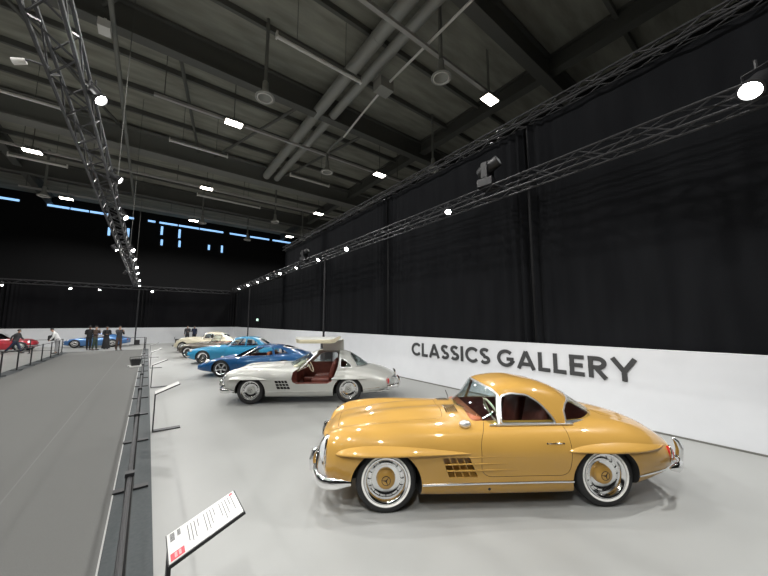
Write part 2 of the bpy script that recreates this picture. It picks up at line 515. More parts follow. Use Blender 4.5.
def blade_bumper(root, pts, M, rv=.055, rh=.028, name='bumper'):
    """chrome bar with an oval section following pts (left half), mirrored across the car"""
    L = [Vector(p) for p in pts]; full = L + [Vector((p.x, -p.y, p.z)) for p in L[::-1] if p.y > 1e-6]
    sm = catmull([tuple(p) for p in full], 61)
    mb = MB(); n = len(sm)
    rs = [rv*(.35+.65*min(1, min(i, n-1-i)/5)) for i in range(n)]
    mb.tube([tuple(p) for p in sm], rs, 14, sq=rh/rv, up=(0,0,1))
    return mb.build(name, M['chrome'], root, 50)
M = {}
M['rubber'] = mat('rubber', (.018,.018,.019), .65)
M['dark'] = mat('dark_cavity', (.012,.012,.012), .8)
M['chrome'] = mat('chrome', (.88,.88,.88), .11, 1.0)
M['satin'] = mat('satin_chrome', (.80,.80,.80), .32, .85)
M['lining'] = mat('dark_lining', (.05,.022,.018), .8)
M['alloy'] = mat('alloy', (.62,.63,.65), .25, 1.0)
M['white'] = mat('whitewall', (.93,.92,.88), .5)
M['leather'] = noise_mat('red_leather', (.10,.022,.015), (.14,.035,.022), 14, .45)
M['tan'] = noise_mat('tan_leather', (.36,.10,.035), (.42,.13,.05), 12, .45)
M['cream'] = mat('cream', (.72,.66,.48), .4)
M['glass'] = glass_mat('clear_glass', (.86,.90,.90), .10)
M['smoke'] = glass_mat('shaded_glass', (.35,.38,.40), .14)
M['lens'] = mat('lamp_glass', (.75,.78,.8), .05, .3, coat=1)
M['red_lens'] = mat('red_lamp_glass', (.45,.02,.02), .08, coat=1)
Y_PAINT = mat('yellow_paint', (.455,.262,.060), .35, .0, coat=.9, spec=.12)
S_PAINT = mat('silver_paint', (.51,.515,.485), .38, .22, coat=.8, spec=.3)
DB_PAINT = mat('deep_blue_paint', (.009,.075,.215), .35, .0, coat=.8, spec=.1)
LB_PAINT = mat('light_blue_paint', (.026,.205,.36), .35, .0, coat=.8, spec=.1)
BR_PAINT = mat('bronze_grey_paint', (.13,.115,.095), .3, .4, coat=1.0)
CR_PAINT = mat('cream_paint', (.72,.66,.50), .3, .0, coat=1.0)
RD_PAINT = mat('red_paint', (.42,.015,.03), .28, .0, coat=1.0)
MB_PAINT = mat('mid_blue_paint', (.05,.16,.38), .3, .2, coat=1.0)

SL = [
 (1.95, [(0,.69),(.2,.69),(.38,.675),(.56,.745),(.705,.70),(.745,.57),(.73,.43),(.66,.34),(.45,.30),(0,.30)]),
 (1.88, [(0,.755),(.2,.757),(.38,.735),(.58,.80),(.745,.73),(.795,.59),(.78,.43),(.71,.315),(.5,.28),(0,.28)]),
 (1.72, [(0,.815),(.22,.822),(.40,.78),(.60,.848),(.77,.765),(.832,.605),(.82,.42),(.755,.28),(.5,.25),(0,.25)]),
 (1.45, [(0,.86),(.22,.873),(.42,.812),(.62,.872),(.785,.785),(.86,.62),(.85,.42),(.78,.25),(.5,.22),(0,.22)]),
 (1.15, [(0,.895),(.22,.915),(.43,.845),(.62,.880),(.795,.79),(.87,.63),(.86,.42),(.80,.21),(.5,.19),(0,.19)]),
 (.75,  [(0,.92),(.22,.942),(.43,.875),(.62,.872),(.79,.795),(.862,.63),(.85,.42),(.80,.195),(.5,.18),(0,.18)]),
 (.35,  [(0,.935),(.22,.948),(.43,.905),(.62,.866),(.78,.80),(.85,.63),(.84,.41),(.795,.188),(.5,.18),(0,.18)]),
 (0.0,  [(0,.935),(.25,.935),(.45,.915),(.64,.868),(.775,.80),(.842,.64),(.835,.41),(.795,.185),(.5,.18),(0,.18)]),
 (-.5,  [(0,.92),(.25,.918),(.45,.905),(.645,.866),(.772,.80),(.842,.64),(.835,.41),(.795,.185),(.5,.18),(0,.18)]),
 (-.9,  [(0,.93),(.25,.925),(.45,.91),(.64,.868),(.78,.80),(.855,.63),(.845,.41),(.795,.188),(.5,.18),(0,.18)]),
 (-1.25,[(0,.935),(.25,.925),(.45,.90),(.63,.868),(.795,.785),(.88,.62),(.865,.42),(.80,.21),(.5,.19),(0,.19)]),
 (-1.6, [(0,.905),(.25,.893),(.45,.868),(.62,.848),(.79,.76),(.872,.605),(.855,.43),(.785,.245),(.5,.21),(0,.21)]),
 (-1.9, [(0,.845),(.25,.835),(.45,.81),(.60,.79),(.765,.71),(.835,.58),(.815,.43),(.745,.28),(.5,.25),(0,.25)]),
 (-2.12,[(0,.77),(.25,.76),(.45,.735),(.58,.71),(.715,.64),(.78,.54),(.765,.43),(.70,.32),(.45,.29),(0,.29)]),
 (-2.27,[(0,.675),(.25,.668),(.43,.645),(.55,.62),(.65,.575),(.70,.505),(.685,.43),(.63,.36),(.4,.33),(0,.33)]),
]
SL2 = [((x if x > -1.3 else -1.3+(x+1.3)*1.16), pts) for x, pts in SL]
def sl_sweep(x, y):
    d = 0
    if x > .9: d -= .11*(y/.85)**2*sstep(.9, 1.95, x)
    if x < -1.3: d += .20*(y/.85)**2*sstep(1.3, 2.3, -x)
    return d

def grille(root, cs, x, y, z0, z1, bar=True):
    pass

def sl_common(root, cs, paint, vent_m, M, brow_f, brow_r):
    cs.arch(1.225, .295, .385); cs.arch(-1.225, .295, .385)
    zm = .50
    ell = [(.47*math.copysign(abs(math.cos(a))**.7, math.cos(a)), zm+.115*math.copysign(abs(math.sin(a))**.8, math.sin(a))) for a in lin(0, 2*PI*31/32, 32)]
    cs.cut(prism_mesh(ell, 1.80, 2.3, 'x'))
    # side vent openings
    vp = [(.615,.585), (.318,.585), (.222,.372), (.545,.378)]
    for sg in (1, -1): cs.cut(prism_mesh(vp, sg*.66, sg*1.2), vent_m)
    return vp, ell

def sl_parts(root, cs, paint, M, vp, ell, vm, seats='leather', wheelargs={}, dx=0.0):
    # vent fins
    for sg in (1, -1):
        mb = MB()
        for k in range(1, 4):
            t = k/4; a = (vp[0][0]+(vp[1][0]-vp[0][0])*t, vp[0][1]); b = (vp[3][0]+(vp[2][0]-vp[3][0])*t, vp[3][1])
            pa = cs.side(*a, sg); pb = cs.side(*b, sg); off = Vector((0, -.012*sg, 0))
            mb.tube([pa+off, (pa+pb)/2+off, pb+off], .0075, 6)
        for k in range(1, 3):
            t = k/3; a = (vp[0][0]+(vp[3][0]-vp[0][0])*t, vp[0][1]+(vp[3][1]-vp[0][1])*t); b = (vp[1][0]+(vp[2][0]-vp[1][0])*t, vp[1][1]+(vp[2][1]-vp[1][1])*t)
            pts = [cs.side(a[0]+(b[0]-a[0])*u, a[1]+(b[1]-a[1])*u, sg)+Vector((0, -.004*sg, 0)) for u in lin(0, 1, 6)]
            mb.tube(pts, .0085, 6)
        mb.build('vent_grille', vm, root)
        # chrome sill strip
        mb = MB(); pts = [cs.side(x, .308, sg)+Vector((0, .004*sg, 0)) for x in lin(.835, -.845, 14)]; mb.tube(pts, .013, 8, sq=.7); mb.build('sill_strip', M['chrome'] if paint is Y_PAINT else paint, root)
        mb = MB(); pts = [cs.side(x, z, sg)+Vector((0, .004*sg, 0)) for x, z in zip(lin(-1.60, -2.04, 8), lin(.345, .375, 8))]; mb.tube(pts, .012, 8, sq=.7); mb.build('rear_strip', M['chrome'], root)
        # headlamp
        q = MB(); T = Matrix.Translation((1.87, sg*.61, .60)) @ Matrix.Rotation(sg*R(8), 4, 'Z') @ Matrix.Rotation(R(-8), 4, 'Y')
        q.ball((0,0,0), 1, 24, 14, (.105,.095,.165), T); h = q.build('headlamp', M['lens'], root)
        q = MB(); q.tube([T @ Vector((.045, .088*math.cos(a), .152*math.sin(a))) for a in lin(0, 2*PI*31/32, 32)], .014, 8, closed=True); q.build('headlamp_ring', M['chrome'], h)
        # tail lamp
        q = MB(); T = Matrix.Translation((-2.10+dx, sg*.69, .52)) @ Matrix.Rotation(-sg*R(28), 4, 'Z')
        q.ball((0,0,0), 1, 16, 10, (.05,.055,.085), T); h = q.build('tail_lamp', M['red_lens'], root)
        q = MB(); q.tube([T @ Vector((-.01, .056*math.cos(a), .087*math.sin(a))) for a in lin(0, 2*PI*23/24, 24)], .012, 8, closed=True); q.build('lamp_ring', M['chrome'], h)
    # front grille bar and ring
    pts = []
    for y, z in ell:
        loc, n, i, d = cs.ref[0].ray_cast(Vector((3, y, z)), Vector((-1, 0, 0)))
        if loc is not None: pts.append(loc+Vector((.004,0,0)))
    q = MB(); q.tube(pts, .014, 8, closed=True); g = q.build('grille_ring', M['chrome'], root)
    q = MB(); q.tube([(1.95-.11*(y/.85)**2, y, zm_) for y, zm_ in [(u, .50) for u in lin(-.46, .46, 11)]], .018, 8)
    star_x = MB()
    q.build('grille_bar', M['chrome'], g)
    q = MB()
    for k in range(3):
        a = PI/2+k*2*PI/3; q.tube([(1.95, 0, .50), (1.95, .085*math.cos(a), .50+.085*math.sin(a))], [.016,.006], 6)
    q.tube([(1.95, .09*math.cos(a), .50+.09*math.sin(a)) for a in lin(0, 2*PI*23/24, 24)], .009, 6, closed=True)
    q.build('grille_star', M['chrome'], g)
    # bumpers
    f = blade_bumper(root, [(1.60,.868,.355), (1.76,.868,.355), (1.91,.82,.355), (2.01,.64,.355), (2.055,.35,.355), (2.065,0,.355)], M, .062, .034, 'front_bumper')
    for sg in (1, -1):
        q = MB(); q.tube([(2.03, sg*.50, .30), (2.07, sg*.50, .36), (2.075, sg*.50, .47), (2.05, sg*.50, .56), (2.01, sg*.50, .59)], [.02,.038,.04,.034,.012], 10, sq=1.0); q.build('overrider', M['chrome'], f)
    b = blade_bumper(root, [(-1.98+dx*1.6,.82,.41), (-2.10+dx*1.6,.79,.41), (-2.22+dx*1.6,.69,.41), (-2.31+dx*1.6,.47,.41), (-2.35+dx*1.6,0,.41)], M, .055, .032, 'rear_bumper')
    for sg in (1, -1):
        q = MB(); q.tube([(-2.27+dx*1.6, sg*.60, .34), (-2.31+dx*1.6, sg*.60, .41), (-2.33+dx*1.6, sg*.60, .53), (-2.30+dx*1.6, sg*.60, .62), (-2.26+dx*1.6, sg*.60, .66)], [.02,.036,.038,.03,.012], 10); q.build('overrider', M['chrome'], b)
    # exhaust + underfloor block
    q = MB(); q.tube([(-1.6,.35,.17), (-2.2,.40,.22), (-2.30,.40,.215)], .026, 10); q.build('exhaust_pipe', M['chrome'], root)
    for (x, y, st_) in ((1.225,.705,0), (1.225,-.705,0), (-1.245,.705,0), (-1.245,-.705,0)):
        wheel(root, x, y, .333, .333, M, **wheelargs)

CAR_RZ = R(145.5)
# ================================================================= yellow hardtop roadster
def yellow_car():
    root = thing('sports_car', 'mustard yellow classic sports car with hardtop and whitewall tyres, in front of the lettered wall', 'car', (3.634-.0, 2.797, 0), CAR_RZ)
    cs = CarShape(root, SL, sl_sweep, Y_PAINT, M, 130, 40)
    vp, ell = sl_common(root, cs, Y_PAINT, Y_PAINT, M, None, None)
    # cockpit
    ck = round_poly([(.20,-.58), (.20,.58), (-.95,.58), (-1.18,.55), (-1.40,.36), (-1.40,-.36), (-1.18,-.55), (-.95,-.58)], .08)
    cs.cut(prism_mesh(ck, .40, 1.6, 'z'), 'leather')
    # hood and boot lid shut lines
    cs.panel('bonnet', round_poly([(1.80,-.40), (1.80,.40), (.50,.47), (.50,-.47)], .12), .62, 1.5, 'z', .004)
    cs.panel('boot_lid', round_poly([(-1.50,-.43), (-1.50,.43), (-2.12,.36), (-2.12,-.36)], .14), .56, 1.5, 'z', .004)
    door = round_poly([(.19,.372), (.175,.77), (.02,.93), (-.30,1.1), (-.84,1.1), (-.84,.60), (-.80,.372)], .13, 6)
    cs.panel('door', door, .60, 1.2, 'y', .0045)
    cs.finish('body')
    tri = lambda t, a, c, b, p: a+(p-a)*math.sin(PI*min(1, max(0, t**b)))
    cs.brow(1.775, .30, lambda t: .622+.006*math.sin(PI*t), lambda t: .630+.090*math.sin(PI*t**.62)**.9, lambda t: .006+.050*math.sin(PI*t**.62)**.8)
    cs.brow(-.80, -2.04, lambda t: .625-.002*t, lambda t: .634+.082*math.sin(PI*t**.8)**.9, lambda t: .006+.044*math.sin(PI*t**.8)**.8)
    sl_parts(root, cs, Y_PAINT, M, vp, ell, Y_PAINT, wheelargs=dict(style='disc', cap=Y_PAINT, white=M['white']))
    # creases behind the vent
    for z, x0, x1, r in ((.515,.26,-.16,.011), (.445,.235,-.25,.011), (.583,.32,-.66,.006)):
        mb = MB(); mb.tube([cs.side(x, z)+Vector((0,-.001,0)) for x in lin(x0, x1, 12)], [r*(1-.92*k/11) for k in range(12)], 6); mb.build('door_crease' if r > .008 else 'waist_crease', Y_PAINT, root)
    # jacking point plug
    mb = MB(); p = cs.side(.10, .245); mb.lathe([(0,.006), (.014,.005), (.016,0)], 14, Matrix.Translation(p) @ Matrix.Rotation(-PI/2, 4, 'X')); mb.build('jack_hole', M['dark'], root)
    # door badge: small script
    mb = MB(); pts = []
    for k in range(34):
        t = k/33; x = -.59-.15*t; z = .705+.003*math.sin(t*40)
        pts.append(cs.side(x, z)+Vector((0,.002,0)))
    mb.tube(pts, .006, 6); dh = mb.build('door_handle', M['chrome'], root)
    mb = MB()
    mb.ball(cs.side(-.575, .705), .010, 8, 6); mb.build('handle_end', M['dark'], dh)
    mb = MB(); mb.ball(cs.side(-.76, .705), .010, 8, 6); mb.build('handle_end', M['dark'], dh)
    # fender mirror
    c = cs.top(.30, .67)-Vector((0,0,.045))
    mb = MB(); mb.tube([c, c+Vector((0,.01,.05))], .012, 8); mr = mb.build('mirror_stalk', M['chrome'], root)
    mb = MB(); mb.ball(c+Vector((.01,.012,.075)), 1, 16, 10, (.07,.05,.045)); mb.build('mirror_head', M['satin'], mr)
    # scuttle air intake grilles
    for sg in (1, -1):
        mb = MB()
        for k in range(6):
            x = .44-.026*k; mb.tube([cs.top(x, sg*y)+Vector((0,0,.006)) for y in lin(.12, .36, 5)], .009, 6)
        mb.build('scuttle_grille', M['chrome'], root)
        p = cs.top(.30, sg*.12)
        mb = MB(); mb.tube([p+Vector((0,0,.005)), p+Vector((-.02, sg*.12, .05)), p+Vector((-.05, sg*.36, .07))], .006, 6); mb.build('wiper', M['chrome'], root)
    # hardtop
    D = .82
    gs = [
     (.26, [(0,.947),(.26,.942),(.46,.925),(.60,.895),(.68,.858),(.68,D)]),
     (.14, [(0,1.045),(.24,1.035),(.44,1.01),(.58,.955),(.68,.862),(.68,D)]),
     (-.09, [(0,1.262),(.24,1.252),(.455,1.205),(.575,1.05),(.672,.862),(.675,D)]),
     (-.22,[(0,1.298),(.24,1.288),(.475,1.228),(.59,1.06),(.672,.862),(.675,D)]),
     (-.46,[(0,1.322),(.25,1.312),(.495,1.242),(.60,1.065),(.672,.860),(.675,D)]),
     (-.72,[(0,1.295),(.25,1.283),(.49,1.208),(.595,1.045),(.668,.858),(.67,D)]),
     (-.98,[(0,1.225),(.24,1.21),(.465,1.14),(.575,1.01),(.655,.856),(.66,D)]),
     (-1.25,[(0,1.085),(.23,1.07),(.43,1.02),(.54,.95),(.635,.85),(.64,D)]),
     (-1.50,[(0,.930),(.22,.92),(.40,.895),(.50,.875),(.60,.835),(.62,D-.02)]),
    ]
    def gsw(x, y):
        d = 0
        if x > -.3: d -= .30*(y/.68)**2.2*sstep(-.3, .26, x)
        if x < -.8: d += .34*(y/.68)**2.2*sstep(.8, 1.5, -x)
        return d
    cb = Cabin(root, gs, gsw, M, 90, 30, paint=Y_PAINT)
    cb.window('windscreen', [(-.105,.862), (-.165,1.165), (-.145,1.20), (-.11,1.232), (-.04,1.265), (.7,1.4), (.7,.78), (-.05,.78)], -1.2, 1.2, .024)
    sidew = round_poly([(-.112,.866), (-.172,1.165), (-.30,1.20), (-.50,1.182), (-.64,1.09), (-.74,.97), (-.795,.862)], .05, 4)
    for sg in (1, -1): cb.window('side_window', sidew, sg*.25, sg*1.2, .016)
    cb.window('rear_window', [(-.90,.868), (-.915,1.00), (-.98,1.065), (-1.12,1.115), (-1.9,1.30), (-1.9,.868)], -1.2, 1.2, .016)
    cb.finish(Y_PAINT, 'hardtop')
    # belt chrome along the door and round the back window
    for sg in (1, -1):
        mb = MB(); pts = [Vector((x, sg*.686, .866)) for x in lin(.02, -.97, 16)]
        mb.tube(pts, .011, 8); mb.build('belt_strip', M['satin'], root)
    for sg in (1, -1): seat(root, -.42, sg*.30, .52, M, 1.10)
    mb = MB(); mb.box((.12, 0, .83), (.16, 1.10, .17)); mb.build('dashboard', M['tan'], root, 60, bevel=.04)
    mb = MB(); mb.box((-.42, 0, .47), (.9, .16, .14)); mb.build('transmission_tunnel', M['leather'], root, 60, bevel=.03)
    steering_wheel(root, (-.17, .33, .90), .195, M)
    return root

# ================================================================= silver gullwing
def silver_car():
    root = thing('sports_car', 'silver classic coupe with its gullwing door raised, behind the yellow car', 'car', (3.617, 8.417, 0), R(146.3))
    cs = CarShape(root, SL2, sl_sweep, S_PAINT, M, 100, 34)
    vp, ell = sl_common(root, cs, S_PAINT, 'dark', M, None, None)
    ck = round_poly([(.22,-.60), (.22,.60), (-1.15,.60), (-1.15,-.60)], .1)
    cs.cut(prism_mesh(ck, .40, 1.6, 'z'), 'leather')
    dp = [(.20,.62), (.17,.545), (.08,.50), (-.70,.50), (-.80,.55), (-.88,.70), (-.95,.90), (-.97,1.12), (-.95,1.5), (-.42,1.5), (-.36,1.20), (-.02,.93), (.18,.78)]
    # door: slab of the side
    base = cs.me
    slab = boolean(base.copy(), with_mats(prism_mesh(inset(dp, .005), .74, 1.2), [M['cream']]), 'INTERSECT')
    smooth_from(slab, cs.ref)
    cs.cut(prism_mesh(dp, .60, 1.2), 'leather')
    cs.panel('bonnet', round_poly([(1.80,-.40), (1.80,.40), (.50,.47), (.50,-.47)], .12), .62, 1.5, 'z', .005)
    cs.finish('body')
    cs.brow(1.775, .80, lambda t: .615+.006*math.sin(PI*t), lambda t: .622+.09*math.sin(PI*t**.7)**.9, lambda t: .006+.055*math.sin(PI*t**.7)**.8)
    cs.brow(-.80, -1.75, lambda t: .615-.002*t, lambda t: .622+.09*math.sin(PI*t**.8)**.9, lambda t: .006+.05*math.sin(PI*t**.8)**.8)
    sl_parts(root, cs, S_PAINT, M, vp, ell, S_PAINT, dx=-.15, wheelargs=dict(style='disc', cap=S_PAINT, white=None))
    D = .82
    gs = [
     (.40, [(0,.945),(.26,.940),(.46,.915),(.58,.885),(.66,.855),(.66,D)]),
     (.20, [(0,1.035),(.24,1.025),(.44,1.0),(.56,.945),(.66,.86),(.66,D)]),
     (-.20, [(0,1.235),(.22,1.225),(.42,1.175),(.55,1.03),(.665,.86),(.67,D)]),
     (-.38,[(0,1.285),(.22,1.275),(.45,1.21),(.57,1.05),(.67,.86),(.675,D)]),
     (-.68,[(0,1.305),(.22,1.295),(.47,1.225),(.59,1.055),(.67,.86),(.675,D)]),
     (-.95,[(0,1.29),(.22,1.277),(.465,1.20),(.59,1.04),(.67,.858),(.67,D)]),
     (-1.20,[(0,1.225),(.22,1.21),(.45,1.14),(.575,1.01),(.66,.855),(.66,D)]),
     (-1.48,[(0,1.075),(.22,1.06),(.42,1.01),(.54,.93),(.63,.845),(.63,D)]),
     (-1.76,[(0,.88),(.22,.87),(.40,.85),(.50,.83),(.58,.80),(.58,.77)]),
    ]
    def gsw(x, y):
        d = 0
        if x > -.4: d -= .34*(y/.68)**2.2*sstep(-.4, .40, x)
        if x < -1.0: d += .22*(y/.68)**2.2*sstep(1.0, 1.76, -x)
        return d
    cb = Cabin(root, gs, gsw, M, 70, 26, paint=S_PAINT, lining='cream')
    # left door takes its piece of the roof
    hx = prism_mesh(inset(dp, .006), .13, 1.2)
    lid = boolean(cb.me.copy(), with_mats(hx, [M['cream']]), 'INTERSECT')
    cb.me = boolean(cb.me, with_mats(prism_mesh(dp, .12, 1.2), [M['cream']]), 'DIFFERENCE')
    cb.window('windscreen', [(-.01,.865), (-.31,1.165), (-.27,1.20), (-.22,1.222), (-.1,1.26), (.7,1.4), (.7,.78), (.05,.80)], -1.2, 1.2, .018)
    sw = round_poly([(-.07,.865), (-.37,1.16), (-.58,1.185), (-.84,1.165), (-.87,.865)], .06, 4)
    cb.window('side_window', sw, -.25, -1.2, .014)
    qw = round_poly([(-1.01,.872), (-1.01,1.10), (-1.10,1.08), (-1.25,.97), (-1.33,.872)], .04, 4)
    for sg in (1, -1): cb.window('quarter_window', qw, sg*.3, sg*1.2, .012)
    cb.window('rear_window', [(-1.44,.885), (-1.34,1.06), (-1.27,1.15), (-1.22,1.23), (-1.9,1.35), (-1.9,.885)], -1.2, 1.2, .014)
    cb.finish(S_PAINT, 'roof')
    # window cut in the lid, then everything swings about the roof hinge
    swl = inset(sw, .0)
    pane = boolean(with_mats(cb.glass.copy(), [M['glass']]*2), with_mats(prism_mesh(inset(swl, .012), .25, 1.2), [M['glass']]), 'INTERSECT')
    lid = boolean(lid, with_mats(prism_mesh(swl, .25, 1.2), [M['cream']]), 'DIFFERENCE')
    fr = boolean(with_mats(cb.fr.copy(), [M['cream']]*2), with_mats(prism_mesh(swl, .25, 1.2), [M['cream']]), 'INTERSECT')
    fr = boolean(fr, with_mats(prism_mesh(inset(swl, .016), .25, 1.2), [M['cream']]), 'DIFFERENCE')
    # headliner of the lid: the inner side, a thin cream lining
    lin_sheet = thick_sheet(cb.G, -.020, .034)
    lining = boolean(with_mats(lin_sheet, [M['cream']]*2), with_mats(prism_mesh(inset(dp, .02), .14, 1.2), [M['cream']]), 'INTERSECT')
    lining = boolean(lining, with_mats(prism_mesh(inset(swl, -.01), .25, 1.2), [M['cream']]), 'DIFFERENCE')
    H = Vector((0, .135, 1.292)); T = Matrix.Translation(H+Vector((-.11,0,0))) @ Matrix.Rotation(R(66), 4, 'X') @ Matrix.Translation(-H)
    for me in (slab, lid, pane, fr, lining): me.transform(T); me.update()
    d = link('gullwing_door', lid, None, root, 30); d['label'] = 'raised gullwing door'
    link('door_panel', slab, None, d, 30); link('door_glass', pane, None, d, 30); link('door_window_frame', fr, None, d, 30); link('door_lining', lining, None, d, 30)
    for sg in (1, -1): seat(root, -.50, sg*.30, .50, M, 1.02)
    mb = MB(); mb.box((.15, 0, .84), (.16, 1.12, .17)); mb.build('dashboard', M['cream'], root, 60, bevel=.04)
    mb = MB(); mb.box((-.45, 0, .46), (1.0, .16, .14)); mb.build('transmission_tunnel', M['leather'], root, 60, bevel=.03)
    steering_wheel(root, (-.17, .33, .90), .195, M)
    return root

# ================================================================= the cars further back
def simple_car(root, paint, st, sweep, wh, gs, gsw, wins, style='wire', seats=(-.3,), ck=(.55,-.7,.52), interior='leather', open_top=False, lamp=None, lamp_r=.085, bumpers=None, tail=None, nx=70, nv=24, roof_name='roof', cap=None, doors=None, grille=None, glass='glass'):
    xf, xr, r, ra, yw = wh
    cs = CarShape(root, st, sweep, paint, M, nx, nv)
    cs.arch(xf, r*.93, ra, .42); cs.arch(xr, r*.93, ra, .42)
    if ck: cs.cut(prism_mesh(round_poly([(ck[0],-ck[2]), (ck[0],ck[2]), (ck[1],ck[2]), (ck[1],-ck[2])], .08), .36, 1.8, 'z'), 'leather')
    if grille: cs.cut(prism_mesh(grille, st[0][0]-.25, st[0][0]+.3, 'x'))
    if doors: cs.panel('door', round_poly(doors, .06), .50, 1.3, 'y', .006)
    cs.finish('body')
    for x in (xf, xr):
        for sg in (1, -1): wheel(root, x, sg*yw, r, r, M, style=style, cap=cap, detail=False, mark=False)
    if gs:
        cb = Cabin(root, gs, gsw, M, 50, 20, paint=paint)
        for nm, poly, both in wins:
            if both: cb.window(nm, poly, -1.3, 1.3, .016, glass)
            else:
                for sg in (1, -1): cb.window(nm, round_poly(poly, .04, 3), sg*.22, sg*1.3, .014, glass)
        cb.finish(paint, roof_name)
    for x in seats:
        for sg in (1, -1): seat(root, x, sg*.30, .40, M, .92, interior, .44)
    if ck:
        mb = MB(); mb.box((ck[0]-.09, 0, st_top(cs, ck[0]+.1)-.12), (.16, 2*ck[2]-.02, .16)); mb.build('dashboard', M[interior], root, 60, bevel=.03)
        steering_wheel(root, (ck[0]-.28, .32, st_top(cs, ck[0]+.1)-.06), .18, M, rim='dark')
    if lamp:
        for sg in (1, -1):
            q = MB(); q.ball((lamp[0], sg*lamp[1], lamp[2]), lamp_r, 16, 10); h = q.build('headlamp', M['lens'], root)
            q = MB(); q.tube([(lamp[0]+lamp_r*.45, sg*lamp[1]+lamp_r*.9*math.cos(a), lamp[2]+lamp_r*.9*math.sin(a)) for a in lin(0, 2*PI*19/20, 20)], .012, 6, closed=True); q.build('headlamp_ring', M['chrome'], h)
    if tail:
        for sg in (1, -1):
            q = MB(); q.ball((tail[0], sg*tail[1], tail[2]), .06, 12, 8); q.build('tail_lamp', M['red_lens'], root)
    if bumpers:
        for nm, pts in bumpers: blade_bumper(root, pts, M, .045, .026, nm)
    return cs
def st_top(cs, x): return cs.top(x, 0).z

def swp(f0, f1, kf, r0, r1, kr, w=.85):
    def g(x, y):
        d = 0
        if x > f0: d -= kf*(y/w)**2*sstep(f0, f1, x)
        if x < -r0: d += kr*(y/w)**2*sstep(r0, r1, -x)
        return d
    return g
def gwp(f0, f1, kf, r0, r1, kr, w=.66): return swp(f0, f1, kf, r0, r1, kr, w)
def g6(x, zt, zr, yr, zm, ym, zb, yb): return (x, [(0,zt), (yr*.52,zt-.012), (yr,zr), (ym,zm), (yb,zb), (yb,zb-.05)])

